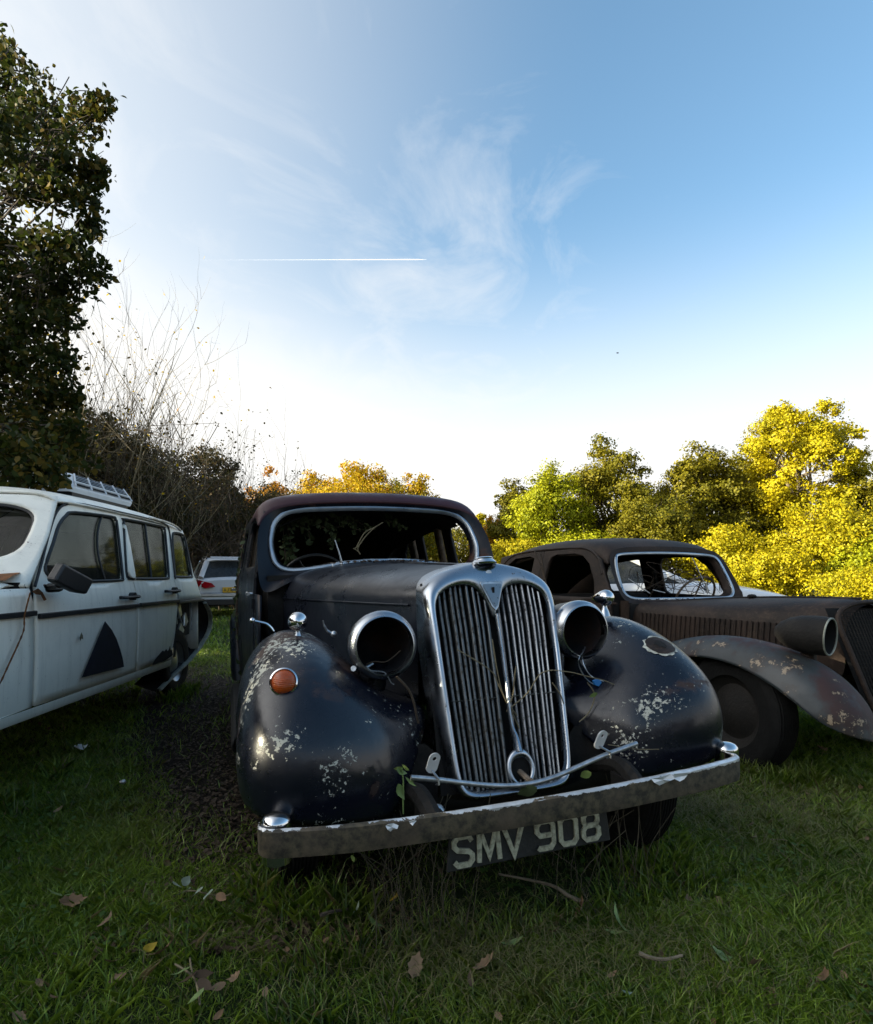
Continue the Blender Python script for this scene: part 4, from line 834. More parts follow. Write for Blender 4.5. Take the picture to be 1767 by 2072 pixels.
# bonnet
def cbon(t):
    w = -.24+t*1.34; hw = .215+.335*t**.9; zr = .950-.055*t*t+.0*t; ze = .815+.035*t; uu = []
    return [V(-hw-.03*t, w, .52+.02*t), V(-hw-.012, w, .68), V(-hw, w, ze-.02), V(-hw*.90, w, ze+.045), V(-hw*.55, w, zr-.018), V(-.02, w, zr-.001), V(0, w, zr+.002), V(.02, w, zr-.001), V(hw*.55, w, zr-.018), V(hw*.90, w, ze+.045), V(hw, w, ze-.02), V(hw+.012, w, .68), V(hw+.03*t, w, .52+.02*t)]
nose = [V(p.x*.86, p.y-.045, p.z-.03 if p.z > .8 else p.z) for p in cbon(0)]
b = MB(); b.grid([nose]+[cbon(t) for t in (0, .06, .2, .4, .6, .8, .95, 1)]); PC('bonnet', b, 'rust', sub=2)
b = MB(); b.tube([V(0, cbon(t)[6].y, cbon(t)[6].z+.002) for t in np.linspace(0, 1, 10)], .007, 6); PC('bonnet_hinge', b, 'under')
b = MB()
for k in range(34):
    t = .07+.86*k/33; p1 = cbon(t); w = p1[0].y; hw = .215+.335*t**.9
    zA, zB = .795+.02*t, .60+.04*(1-t); b.tube([V(-hw-.004, w, zA), V(-hw-.012, w, (zA+zB)/2), V(-hw-.016, w, zB)], .008, 6, flat=1)
PC('bonnet_louvres', b, 'rust')
b = MB(); b.ico((-.02,.50,.945), .026, (1.3,1,.55)); PC('mascot_stub', b, 'under')
# grille
def cg(u, z): k = (z-.33)/.53; return V(u*(.80+.20*k), -.47+.20*k-.05*(1-(u/.24)**2), z)
b = MB()
for u in np.linspace(-.235, .235, 27): b.tube([cg(u, z) for z in np.linspace(.34, .90-.35*u*u-.06*abs(u), 9)], .0028, 5)
for z in np.linspace(.36, .88, 24): b.tube([cg(u, z)+V(0,.004,0) for u in np.linspace(-.235, .235, 9)], .0022, 4)
PC('grille_mesh', b, 'under')
b = MB(); b.grid([[cg(u, z)+V(0,.05,0) for u in (-.24,0,.24)] for z in (.3,.6,.9)]); PC('radiator_core', b, 'hole')
b = MB(); gl_ = [cg(-.245, z) for z in (.32,.5,.7,.82)]+[cg(-.21,.885), cg(-.12,.925), cg(0,.935), cg(.12,.925), cg(.21,.885)]+[cg(.245, z) for z in (.82,.7,.5,.32)]
b.tube(cr(gl_, 4), .014, 8); PC('grille_surround', b, 'rust')
b = MB()
for z0 in (.66, .54):
    for s in (-1, 1): b.prism([(0, z0),(0, z0-.055),(s*.205, z0-.24),(s*.24, z0-.24)], lambda a, c, e: cg(a, c)+V(0,-.012-e,0), 0, .008)
PC('chevron_emblem', b, 'whitebox', smooth=False)
# wings
cw_rows = [
 [(.52,1.15,.33),(.58,1.15,.37),(.66,1.15,.39),(.74,1.15,.37),(.77,1.15,.31)],
 [(.45,.8,.45),(.52,.8,.52),(.63,.8,.58),(.745,.8,.55),(.785,.8,.46)],
 [(.38,.45,.52),(.48,.45,.62),(.615,.45,.705),(.745,.45,.67),(.795,.45,.57)],
 [(.32,.15,.54),(.44,.15,.66),(.605,.15,.758),(.745,.15,.715),(.795,.15,.615)],
 [(.27,-.12,.53),(.41,-.12,.65),(.595,-.15,.748),(.745,-.13,.70),(.795,-.1,.60)],
 [(.24,-.28,.49),(.39,-.35,.60),(.585,-.40,.68),(.735,-.38,.63),(.79,-.31,.53)],
 [(.22,-.38,.42),(.37,-.50,.50),(.565,-.585,.555),(.715,-.55,.51),(.775,-.44,.455)],
 [(.22,-.44,.30),(.36,-.59,.37),(.55,-.68,.41),(.69,-.64,.395),(.755,-.52,.40)],
 [(.22,-.46,.20),(.36,-.61,.25),(.54,-.70,.29),(.66,-.66,.315),(.725,-.56,.36)]]
for s in (-1, 1):
    b = MB(); b.grid([[V(s*u, w, z) for u, w, z in r] for r in cw_rows]); PC('front_wing', b, 'rustwing', sub=3, solid=.008)
    for w_, m_ in ((0.0, .31), (2.9, .31)): wheel(cit, (s*.665, w_, m_), r=.345, wd=.16, rim='under', rr=.6)
    rw = []
    for t_ in np.linspace(0, 1, 8):
        a = math.pi*(1-t_); w_ = 2.95+.55*math.cos(a); z_ = .33+.48*math.sin(a); rw.append([V(s*.62,w_,z_+.03), V(s*.74,w_,z_), V(s*.785,2.95+.48*math.cos(a),.33+.38*math.sin(a))])
    b = MB(); b.grid(rw); PC('rear_wing', b, 'rustwing', sub=2)
    # headlamp pod
    AX = Vector((-.33, .94, .05)) if s < 0 else Vector((.1, 1, .03))
    c = CIT.at(z5(1574,525), 'w', -.46); c = V(-abs(c.x)*1 if s < 0 else abs(c.x), c.y, c.z); b = MB()
    b.lathe([(.088,.0),(.098,.004),(.101,.03),(.101,.08),(.095,.14),(.080,.19),(.055,.235),(.028,.26),(0,.268)], c, AX, 36); hp = PC('headlamp', b, 'under')
    b = MB(); b.lathe([(.088,.002),(.086,.02),(.07,.09),(.03,.15),(0,.16)], c, AX, 30); PC('bowl', b, 'hole', parent=hp)
    b = MB(); e1_ = AX.normalized().cross(Vector((0,0,1))).normalized(); e2_ = e1_.cross(AX.normalized()); b.tube([c+e1_*.094*math.cos(t_)+e2_*.094*math.sin(t_) for t_ in [2*math.pi*k/40 for k in range(40)]], .005, 6, closed=True); PC('rim', b, 'greyplastic', parent=hp)
    b = MB(); b.tube([c+V(0,.12,-.08), c+V(-s*.0,.13,-.17)], [.035,.05], 10); PC('lamp_post', b, 'rust', parent=hp)
b = MB(); c = CIT.at(z5(1355,590), 'u', -.55); b.lathe([(.028,0),(.03,.01),(.022,.02),(.02,-.03),(0,-.04)], c, (-.3,-.5,.8), 20); b.tube([c+V(-.04,.02,.01), c, c+V(.03,-.03,-.02)], .012, 8); PC('torn_lamp_bracket', b, 'under')
b = MB(); c = CIT.at(z5(1525,757), 'u', -.50); b.lathe([(0,.006),(.010,.006),(.017,.001),(.02,-.004)], c, (-.2,-.8,.5), 16); PC('wing_bolt', b, 'under')
b = MB(); b.box((0,2.1,.33), (1.3,2.6,.03)); b.box((0,1.1,.6), (1.15,.03,.55)); b.box((0,.1,.4),(.9,.9,.06)); PC('floor', b, 'under', smooth=False)
for u in (-.3, .3): b = MB(); b.box((u, 2.05, .55), (.5,.5,.18)); b.box((u,2.30,.72),(.5,.12,.40)); PC('front_seat', b, 'dark', bevel=.04)
b = MB(); c = CIT.at(z5(960,312), 'w', 1.55); q_ = Matrix.Rotation(R(-60), 3, 'X')
b.tube([c+q_ @ V(.20*math.cos(a_), .20*math.sin(a_), 0)+V(0,0,-.06) for a_ in [2*math.pi*k/36 for k in range(36)]], .010, 8, closed=True)
for a_ in (.5, 2.6, 4.7): b.tube([c+V(0,0,-.06), c+V(0,0,-.06)+q_ @ V(.2*math.cos(a_), .2*math.sin(a_), 0)], .007, 6)
PC('steering_wheel', b, 'wood')
b = MB(); b.grid([[V(u,1.18,.90-.03*abs(u)), V(u,1.32,.88-.03*abs(u)), V(u,1.33,.7)] for u in (-.5,0,.5)]); PC('dashboard', b, 'rust')
# brambles growing through the cab
rnd = random.Random(5); br = thing('bramble', 'tangle of bare bramble stems growing inside the rusted saloon windscreen', 'bramble', CIT.loc, CIT.rot)
for k in range(26):
    x0, x1 = rnd.uniform(700, 1090), rnd.uniform(690, 1090); y0, y1 = rnd.uniform(300, 340), rnd.uniform(170, 300)
    w0 = rnd.uniform(1.3, 1.9); p0 = CIT.at(z5(x0, y0), 'w', w0); p1 = CIT.at(z5(x1, y1), 'w', w0)
    m_ = (p0+p1)/2+V(rnd.uniform(-.1,.1), rnd.uniform(-.1,.1), rnd.uniform(0,.14)); b = MB(); b.tube(cr([p0, m_, p1, p1+V(rnd.uniform(-.12,.12),0,-rnd.uniform(.02,.1))], 6), rnd.uniform(.0015,.0035), 5); b.build('stem', MT['twig'], br)
for pts in ([(235,140),(262,150),(300,350)], [(240,150),(265,210),(310,360)]):
    b = MB(); b.tube([CIT.at(z5(*p), 'u', -.70) for p in pts], .006, 6); b.build('stem', MT['twig'], br)
# ================================================================ two modern cars further back
def modern(name, label, loc, rotz, L, W, prof, wheels, rails=False, suv=False):
    """prof: stations (w, half width scale, z_low, z_belt_or_hood, z_roof or None, roof half width)."""
    car = thing(name, label, 'car', loc, (0, 0, R(rotz))); hw = W/2
    b = MB(); rows = []
    for w, k, zl, zb in prof['body']:
        h = hw*k
        rows.append([V(-h*.90, w, zl), V(-h*.985, w, zl+.12), V(-h, w, zl+(zb-zl)*.50), V(-h*.985, w, zl+(zb-zl)*.78), V(-h*.95, w, zb-.02), V(-h*.86, w, zb+.015), V(-h*.4, w, zb+.05), V(0, w, zb+.06), V(h*.4, w, zb+.05), V(h*.86, w, zb+.015), V(h*.95, w, zb-.02), V(h*.985, w, zl+(zb-zl)*.78), V(h, w, zl+(zb-zl)*.50), V(h*.985, w, zl+.12), V(h*.90, w, zl)])
    b.grid(rows); n = len(rows[0]); b.add(rows[0], [tuple(range(n))]); b.add(rows[-1], [tuple(range(n))[::-1]])
    b.build('body', MT['whiteclean'], car, sub=1)
    g = prof['glass']    # (w, z, half) from windscreen base over the roof to tail window base: outline of the cabin
    b = MB(); rows = [[V(-h0, w, zb), V(-h1, w, z), V(-h1*.6, w, z+.03 if z > zb+.2 else z), V(0, w, z+.04 if z > zb+.2 else z), V(h1*.6, w, z+.03 if z > zb+.2 else z), V(h1, w, z), V(h0, w, zb)] for w, zb, z, h0, h1 in g]
    b.grid(rows); b.build('windows', MT['glassclean'], car)
    b = MB(); rr2 = [[V(-h1-.004, w, z-.03), V(-h1*.95, w, z+.035), V(-h1*.6, w, z+.055), V(0, w, z+.062), V(h1*.6, w, z+.055), V(h1*.95, w, z+.035), V(h1+.004, w, z-.03)] for w, zb, z, h0, h1 in g[1:-1]]
    b.grid(rr2); b.build('roof', MT['whiteclean'], car, solid=.02)
    for s in (-1, 1):
        i0, i1 = g[0], g[1]; b = MB(); b.tube([V(s*i0[3], i0[0]-.02, i0[1]), V(s*i1[4], i1[0], i1[2]+.01)], .04, 8); b.build('pillar', MT['whiteclean'], car)
        i0, i1 = g[-1], g[-2]; b = MB(); b.tube([V(s*i0[3]*.99, i0[0], i0[1]), V(s*i1[4]*1.0, i1[0], i1[2]+.01)], .07 if suv else .05, 8); b.build('pillar', MT['whiteclean'], car)
        for w_, r_ in wheels: wheel(car, (s*(hw-.10), w_, r_), r=r_, wd=.2, rim='alloy', rr=.66)
        mw = g[0][0]+.35; b = MB(); b.ico((s*(hw+.06), mw, g[0][1]+.10), .11, (1.0,.6,.75), 8); b.tube([V(s*(hw-.08), mw, g[0][1]+.05), V(s*(hw+.04), mw, g[0][1]+.08)], .03, 8); b.build('door_mirror', MT['whiteclean'], car)
        if rails:
            b = MB(); zr = g[1][2]+.09; b.tube(cr([V(s*g[2][4]*.93, g[1][0]+.2, zr-.03), V(s*g[2][4]*.93, g[1][0]+.4, zr+.03), V(s*g[2][4]*.93, g[-2][0]-.4, zr+.02), V(s*g[2][4]*.93, g[-2][0]-.15, zr-.04)], 5), .018, 6); b.build('roof_rail', MT['blackplastic'], car)
        b = MB(); b.grid([[V(s*hw*.86, -.0+.02, .62), V(s*hw*.5, -.06, .60)], [V(s*hw*.90, .10, .74), V(s*hw*.5, .0, .70)]]); b.build('headlight', MT['glassclean'], car, solid=.03)
    return car
# far white car, nose towards the right of the picture
wc = modern('pale_hatchback', 'pale modern hatchback parked behind the rusted saloon with only its bonnet showing', (4.85, 8.5, 0), 79, 4.2, 1.76,
  {'body': [(-.35,.60,.34,.58),(-.20,.80,.28,.68),(.0,.90,.24,.76),(.35,.97,.22,.86),(.9,1,.2,.94),(1.35,1,.2,.99),(2.4,1,.2,1.0),(3.3,1,.22,1.0),(3.7,.97,.28,.98),(3.88,.88,.38,.9)],
   'glass': [(1.42,.98,.99,.76,.70),(2.3,.98,1.40,.80,.60),(2.7,.98,1.45,.82,.62),(3.2,.98,1.42,.82,.60),(3.85,.98,.99,.76,.68)]}, ((.45,.31),(3.0,.31)))
# SUV seen from behind
sv = modern('white_suv', 'white modern SUV seen from behind beyond the white estate car', (-7.33, 20.34, 0), 205, 4.6, 1.86,
  {'body': [(-.05,.80,.42,.80),(.1,.92,.32,.92),(.5,.98,.28,1.0),(1.2,1,.26,1.06),(2.5,1,.26,1.08),(3.7,1,.28,1.08),(4.2,.99,.30,1.06),(4.40,.96,.34,1.02),(4.46,.90,.42,.94)],
   'glass': [(1.05,1.05,1.06,.82,.76),(1.9,1.05,1.52,.86,.66),(2.6,1.05,1.58,.88,.68),(3.7,1.05,1.54,.88,.66),(4.05,1.05,1.47,.86,.64),(4.36,1.05,1.06,.82,.72)]}, ((.85,.36),(3.6,.36)), rails=True, suv=True)
PS = lambda name, mb, mat, **k: mb.build(name, MT[mat], k.pop('parent', sv), **k)
for s in (-1, 1):
    b = MB(); b.prism([(s*.92,1.0),(s*.55,.91),(s*.46,.81),(s*.70,.77),(s*.92,.83)], lambda a, c, e: V(a, 4.47-.16*max(0,abs(a)-.7)/.2+e+.02, c), 0, .06); PS('tail_light', b, 'tail', smooth=False, bevel=.01)
b = MB(); b.box((0, 4.49, .73), (.56, .03, .14)); npb = PS('number_plate', b, 'yellowplate', smooth=False)
# characters on the rear plate: only the first four can be read
GL['A'] = [[(0,0),(.5,1),(1,0)], [(.2,.35),(.8,.35)]]; GL['J'] = [[(.1,.2),(.3,.03),(.7,.03),(.9,.2),(.9,1)]]; GL['1'] = [[(.2,.8),(.55,1),(.55,0)]]; GL['6'] = [[(.9,.9),(.75,.97),(.25,.97),(.1,.8),(.1,.15),(.25,.03),(.75,.03),(.9,.15),(.9,.4),(.75,.52),(.1,.52)]]
b = MB()
for ch, u0 in (('A',-.245),('J',-.175),('1',-.115),('6',-.06)):
    for pl in GL[ch]: stroke(b, [(u0+x*.050, .69+y*.08) for x, y in pl], .006, lambda p, d: V(-p.x, 4.508+d, p.y), .002)
b.v = [(-x, y, z) for x, y, z in b.v]; b.v = [(-x, y, z) for x, y, z in b.v]
PS('lettering', b, 'ink', parent=npb, smooth=False)
b = MB(); b.box((0,4.40,.40),(1.66,.16,.16)); PS('rear_bumper', b, 'blackplastic', bevel=.02); b = MB(); b.box((0,4.44,.60),(1.72,.10,.12)); PS('bumper_step', b, 'alloy', bevel=.03)
b = MB(); b.box((0,4.14,1.60),(1.1,.26,.03), Matrix.Rotation(-.12,3,'X')); PS('roof_spoiler', b, 'whiteclean', bevel=.01)
# ================================================================ trees, shrubs, grass
def quads(name, V4, mat, parent=None, smooth=False):
    """V4: (N,k,3) array of polygons with k corners each -> one mesh."""
    n, k = V4.shape[0], V4.shape[1]; me = bpy.data.meshes.new(name)
    me.vertices.add(n*k); me.vertices.foreach_set('co', V4.reshape(-1).astype(np.float32))
    me.loops.add(n*k); me.loops.foreach_set('vertex_index', np.arange(n*k, dtype=np.int32))
    me.polygons.add(n); me.polygons.foreach_set('loop_start', np.arange(0, n*k, k, dtype=np.int32)); me.polygons.foreach_set('loop_total', np.full(n, k, dtype=np.int32))
    me.update(calc_edges=True); me.materials.append(mat)
    o = bpy.data.objects.new(name, me); COL.objects.link(o); o.parent = parent
    return o
def unit(n):
    v = rng.normal(size=(n, 3)); return v/np.linalg.norm(v, axis=1, keepdims=True)
def leaf_quads(C, size, droop=.0, outward=None, shape='leaf'):
    """leaf shaped polygons (6 corners) at points C."""
    n = len(C); nrm = unit(n)
    if outward is not None: nrm = nrm*.75+outward*1.35; nrm /= np.linalg.norm(nrm, axis=1, keepdims=True)
    a = unit(n); a[:, 2] -= droop; a -= nrm*(a*nrm).sum(1, keepdims=True); a /= np.linalg.norm(a, axis=1, keepdims=True)+1e-9
    b = np.cross(nrm, a); s = (size*rng.uniform(.6, 1.35, n))[:, None]
    prof = [(-.5, 0), (-.22, .30), (.12, .30), (.55, .0), (.12, -.30), (-.22, -.30)] if shape == 'leaf' else [(-.5, .1), (-.1, .45), (.42, .32), (.5, -.2), (.1, -.45), (-.4, -.35)]
    fold = nrm*s*.10
    return np.stack([C + a*s*p + b*s*q + (fold*(abs(q) > 0)) for p, q in prof], 1)
def crown_points(clumps, n, shell=.55, nsub=26, sub=.20):
    """sprays of leaves on each clump: (M,4) x,y,z,r -> leaf positions and outward directions."""
    c = np.asarray(clumps, float); m = len(c)*nsub; ci = np.repeat(np.arange(len(c)), nsub); d = unit(m)
    ctr = c[ci, :3]+d*(c[ci, 3]*rng.uniform(.55, 1.12, m))[:, None]*np.array([1, 1, .85]); rs = c[ci, 3]*sub*rng.uniform(.6, 1.5, m)
    pr = rs**1.6; pr /= pr.sum(); k = rng.choice(m, n, p=pr)
    return ctr[k]+rng.normal(size=(n, 3))*rs[k][:, None]*np.array([1, 1, .7]), d[k]
def crown_points_plain(clumps, n, shell=.55):
    """clumps: (M,4) x,y,z,r -> points spread on and in them, with outward directions."""
    c = np.asarray(clumps, float); pr = c[:, 3]**2; pr /= pr.sum()
    i = rng.choice(len(c), n, p=pr); d = unit(n); rad = c[i, 3]*np.minimum(1.75, .30+np.abs(rng.normal(size=n))*.52); sq = rng.uniform(.6, 1.4, (len(c), 3)); d = d*sq[i]; d /= np.linalg.norm(d, axis=1, keepdims=True); rad *= 1.08
    d2 = d*np.array([1, 1, .78]); return c[i, :3]+d2*rad[:, None], d
MT['leafA'] = leafmat('yellow green foliage', (.13,.14,.005), (.44,.345,.007), .22)
MT['leafB'] = leafmat('olive foliage', (.042,.052,.005), (.175,.145,.007), .2)
MT['leafC'] = leafmat('lime foliage', (.10,.13,.005), (.33,.32,.008), .22)
MT['leafD'] = leafmat('orange autumn foliage', (.22,.12,.008), (.42,.22,.010), .40, third=(.45,.16,.012))
MT['leafE'] = leafmat('golden autumn foliage', (.22,.15,.006), (.50,.35,.008), .32, third=(.26,.11,.008))
MT['leafN'] = leafmat('dark green broad leaves', (.010,.018,.004), (.035,.047,.008), .30, patch=.8, third=(.11,.075,.012))
MT['leafH'] = leafmat('dull hedge leaves', (.018,.020,.008), (.045,.042,.014), .25, patch=.6, third=(.10,.06,.015))
MT['ivy'] = leafmat('ivy leaves', (.025,.040,.016), (.075,.095,.045), .15)
def limb(mb, p0, p1, r0, r1, wob=.12, n=6):
    p0, p1 = Vector(p0), Vector(p1); L = (p1-p0).length; pts = [p0.lerp(p1, k/n)+Vector(rng.normal(size=3)*wob*L*.25*math.sin(math.pi*k/n)) for k in range(n+1)]
    mb.tube(pts, [r0+(r1-r0)*k/n for k in range(n+1)], 7)
    return pts
def tree(name, label, base, h, width, leaf, n, lsize, bottom=.18, group=None, seed=1, gaps=.0, bark='bark', nclump=46, cat='tree', lean=0, clr=(.12, .22)):
    global rng
    rng = np.random.default_rng(seed); base = Vector(base); t = thing(name, label, cat, base, group=group)
    width *= 1.16; h *= 1.02; nclump = int(nclump*1.7); clr = (clr[0]*.62, clr[1]*.72); n = int(n*1.9); lsize *= .66; rw = width/2; zc = h*(bottom+(1-bottom)*.5); hz_ = h*(1-bottom)*.5; cl = []
    while len(cl) < nclump:
        d = unit(1)[0]; k = rng.uniform(.25, 1)**.5; taper = 1-.32*max(0, d[2]*k)
        if rng.random() < gaps and k > .6: continue
        r = rng.uniform(*clr)*width*(.8 if k > .8 else 1.1); p = np.array([d[0]*k*(rw-r*.7)*taper+lean*d[2], d[1]*k*(rw-r*.7)*taper, zc+d[2]*k*(hz_-r*.6)]); cl.append((*p, r))
    P_, D_ = crown_points(cl, n); quads('crown', leaf_quads(P_, lsize, .2, D_, 'leaf'), MT[leaf], t)
    mb = MB(); fork = Vector((lean*.1, 0, h*(bottom+.12))); tr = limb(mb, (0, 0, -.1), fork, h*.024, h*.017, .06)
    for c in sorted(cl, key=lambda c: -c[3])[:18]:
        e = Vector(c[:3]); s_ = fork.lerp(Vector((0, 0, h*(bottom+.5))), rng.random()*.8) if e.z > fork.z else fork.lerp(Vector((0,0,h*bottom*.5)), .4)
        pts = limb(mb, s_, e, h*.010, h*.003, .25)
        for _ in range(2): limb(mb, pts[3], e+Vector(rng.normal(size=3))*c[3]*.7, h*.004, h*.0015, .2, 4)
    limb(mb, fork, (lean*.5, 0, h*.82), h*.017, h*.004, .12); mb.build('trunk', MT[bark], t)
    return t
def btree(px, top, wpx, Y, leaf, label, n, ls, name='broadleaf_tree', grp='trees along the far edge of the field', **k):
    h = CAMH+(HZ-top)/F_*Y; x = (px-CX)/F_*Y; return tree(name, label, (x, Y, 0), h, wpx/F_*Y, leaf, n, ls, group=grp, **k)
btree(1617, 797, 262, 40, 'leafA', 'tallest yellow green tree in the sunlit row, with sky showing through its crown', 30000, .24, bottom=.22, seed=3, gaps=.35, nclump=56, clr=(.08,.15), bark='barkpale')
btree(1420, 898, 225, 42, 'leafB', 'sunlit olive tree just left of the tallest tree', 22000, .25, bottom=.06, seed=5, nclump=55, clr=(.1,.19))
btree(1525, 885, 170, 46, 'leafB', 'olive tree squeezed behind the tallest tree', 14000, .25, bottom=.05, seed=6)
btree(1245, 883, 215, 43, 'leafB', 'rounded dark olive tree in the middle of the sunlit row', 22000, .25, bottom=.05, seed=7, nclump=55, clr=(.1,.19))
btree(1120, 943, 185, 41, 'leafC', 'lime green bushy tree left of the dark olive tree', 18000, .23, bottom=.03, seed=8)
btree(1042, 962, 105, 45, 'leafB', 'narrow dark green tree at the left end of the sunlit row', 9000, .24, bottom=.03, seed=9)
btree(1003, 1040, 95, 47, 'leafD', 'small orange tree beside the gap in the trees', 8000, .24, bottom=.02, seed=10)
btree(973, 1034, 62, 60, 'leafA', 'small round yellow green tree far off in the gap', 5000, .28, bottom=.05, seed=12)
btree(1790, 945, 180, 37, 'leafB', 'olive tree cut off by the right edge of the photo', 16000, .23, bottom=.02, seed=13)
btree(1330, 985, 190, 38, 'leafB', 'low olive tree in front of the middle of the row', 14000, .22, bottom=.0, seed=14, name='shrub_tree')
btree(1672, 1015, 215, 33, 'leafA', 'big bright yellow bush below the tallest tree', 17000, .20, bottom=.0, seed=15, name='bush', grp='bushes at the foot of the sunlit trees', cat='bush')
btree(1765, 1085, 190, 30, 'leafC', 'bright low bush at the right edge of the field', 11000, .18, bottom=.0, seed=16, name='bush', grp='bushes at the foot of the sunlit trees', cat='bush')
btree(1575, 1105, 170, 31, 'leafA', 'low yellow bush to the left of the big bright bush', 9000, .18, bottom=.0, seed=17, name='bush', grp='bushes at the foot of the sunlit trees', cat='bush')
btree(1465, 1060, 190, 35, 'leafA', 'yellow bush under the tree left of the tallest tree', 10000, .2, bottom=.0, seed=18, name='bush', grp='bushes at the foot of the sunlit trees', cat='bush')
btree(1190, 1075, 230, 36, 'leafC', 'lime bush under the dark olive tree', 11000, .2, bottom=.0, seed=19, name='bush', grp='bushes at the foot of the sunlit trees', cat='bush')
btree(1050, 1085, 150, 38, 'leafA', 'yellow bush beside the small orange tree', 7000, .2, bottom=.0, seed=20, name='bush', grp='bushes at the foot of the sunlit trees', cat='bush')
btree(1760, 1160, 260, 27, 'leafA', 'lowest ragged yellow shrub along the edge of the mown grass', 9000, .15, bottom=.0, seed=32, name='bush', grp='bushes at the foot of the sunlit trees', cat='bush')
# golden trees behind the black saloon
btree(925, 1050, 120, 52, 'leafB', 'low dark bush seen through the cab windows of the black saloon', 6000, .24, bottom=0, seed=33, name='bush', grp='bushes at the foot of the sunlit trees', cat='bush')
btree(870, 1020, 110, 55, 'leafB', 'low olive bush behind the cab of the black saloon', 6000, .24, bottom=0, seed=34, name='bush', grp='bushes at the foot of the sunlit trees', cat='bush')
btree(640, 945, 160, 44, 'leafE', 'golden tree left of the roof of the black saloon', 9000, .24, bottom=.03, seed=21, grp='golden trees behind the black saloon')
btree(735, 930, 200, 44, 'leafE', 'tallest golden tree above the roof of the black saloon', 12000, .24, bottom=.03, seed=22, grp='golden trees behind the black saloon')
btree(838, 950, 130, 44, 'leafE', 'golden tree with a ragged right side above the saloon roof', 8000, .24, bottom=.03, seed=23, gaps=.3, grp='golden trees behind the black saloon')
btree(545, 945, 130, 42, 'leafD', 'dark orange tree left of the golden trees', 9000, .24, bottom=.02, seed=24, grp='golden trees behind the black saloon')
btree(690, 965, 260, 40, 'leafE', 'low golden thicket in front of the golden trees', 12000, .22, bottom=0, seed=36, grp='golden trees behind the black saloon')
btree(800, 968, 190, 41, 'leafB', 'olive thicket right of the low golden thicket', 9000, .22, bottom=0, seed=37, grp='golden trees behind the black saloon')
btree(440, 935, 150, 34, 'leafH', 'dull tree behind the white SUV', 9000, .22, bottom=.0, seed=25, grp='golden trees behind the black saloon')
# ---- the near tree at the left edge
rng = np.random.default_rng(40)
nt_ = thing('broadleaf_tree', 'near dark broad leaved tree overhanging the white estate car at the left edge', 'tree', (-5.6, 6.0, 0))
cl = []
def addc(px, py, rpx, Y): p = at(px, py, Y); cl.append((p.x+5.6, p.y-6.0, p.z, rpx/F_*Y))
for px, py, r in ((-30,120,50),(10,190,48),(60,210,38),(-10,270,60),(70,270,50),(120,262,40),(165,240,32),(205,215,22),(20,335,52),(90,325,46),(150,330,42),(190,345,24),(-40,400,44),(62,378,30),(125,392,32),(175,400,26),(185,455,20),(-20,520,50),(40,530,55),(110,505,50),(160,515,42),(190,545,28),(0,600,65),(70,590,55),(120,580,30),(20,690,75),(85,665,48),(128,640,28),(40,780,80),(95,750,50),(130,720,22),(20,870,90),(90,850,60),(125,800,34),(60,930,60),(120,905,42),(-60,700,120),(-60,900,120),(-80,480,120),(-90,250,120),(10,955,40),(95,955,30),(145,870,20)):
    addc(px, py, r*.92, rng.uniform(3.75, 4.05) if py > 925 and px > -10 else rng.uniform(4.7, 6.2))
P_, D_ = crown_points(cl, 19000, .2, 18, .26); c0 = np.asarray(cl)[rng.integers(0, len(cl), 3600)]; d0 = unit(3600)
P_ = np.concatenate([P_, c0[:, :3]+d0*(c0[:, 3]*rng.uniform(1., 1.5, 3600))[:, None]]); S_ = leaf_quads(P_, .051, .9, None); quads('crown', S_, MT['leafN'], nt_)
mb = MB(); limb(mb, (0,0,-.1), (.1,0,5.2), .16, .08, .05, 8)
for c in cl:
    if c[3] < .36:
        e = Vector(c[:3]); s_ = Vector((.05, 0, max(.8, min(5.6, e.z-.5)))); pts = limb(mb, s_, e, .022, .005, .3)
        for _ in range(4): limb(mb, pts[4], e+Vector(rng.normal(size=3))*c[3]*.8, .006, .002, .3, 4)
mb.build('trunk', MT['bark'], nt_)
for (px, pts) in ((0, [(120,210),(165,215),(195,205),(236,150+50)]), (1, [(90,235),(120,190),(140,155)]), (2, [(20,190),(40,150),(30,100)])):
    mb = MB(); mb.tube(cr([at(*p, 5.2)-Vector((-5.6,6.0,0)) for p in pts], 5), .004, 5); mb.build('branch', MT['bark'], nt_)
rng = np.random.default_rng(41)
tips_ = [((60,250),(150,185),(232,198)),((80,290),(150,262),(208,268)),((70,345),(150,335),(218,348)),((60,400),(130,402),(198,415)),((90,480),(150,470),(205,462)),((60,520),(140,530),(216,556)),((50,560),(120,580),(190,590)),((60,640),(110,635),(168,652)),((60,690),(105,700),(155,735)),((20,140),(70,150),(110,160)),((0,60),(20,90),(55,130)),((60,800),(110,790),(165,800)),((80,860),(130,860),(175,872)),((90,930),(150,925),(200,940)),((30,210),(70,190),(66,140)),((0,120),(18,100),(10,88))]
TL = []
for tp in tips_:
    Y0 = rng.uniform(4.8, 5.6); q_ = cr([at(*p, Y0+.1*k)-Vector((-5.6,6.0,0)) for k, p in enumerate(tp)], 8); mb = MB(); mb.tube(q_, [.007*(1-.75*i/len(q_)) for i in range(len(q_))], 5); mb.build('branch', MT['bark'], nt_)
    for p in q_[3:]:
        for _ in range(5): TL.append(np.array(p)+rng.normal(size=3)*np.array([.045,.05,.05])-np.array([0,0,.03]))
quads('outer_leaves', leaf_quads(np.array(TL), .056, .9), MT['leafN'], nt_)
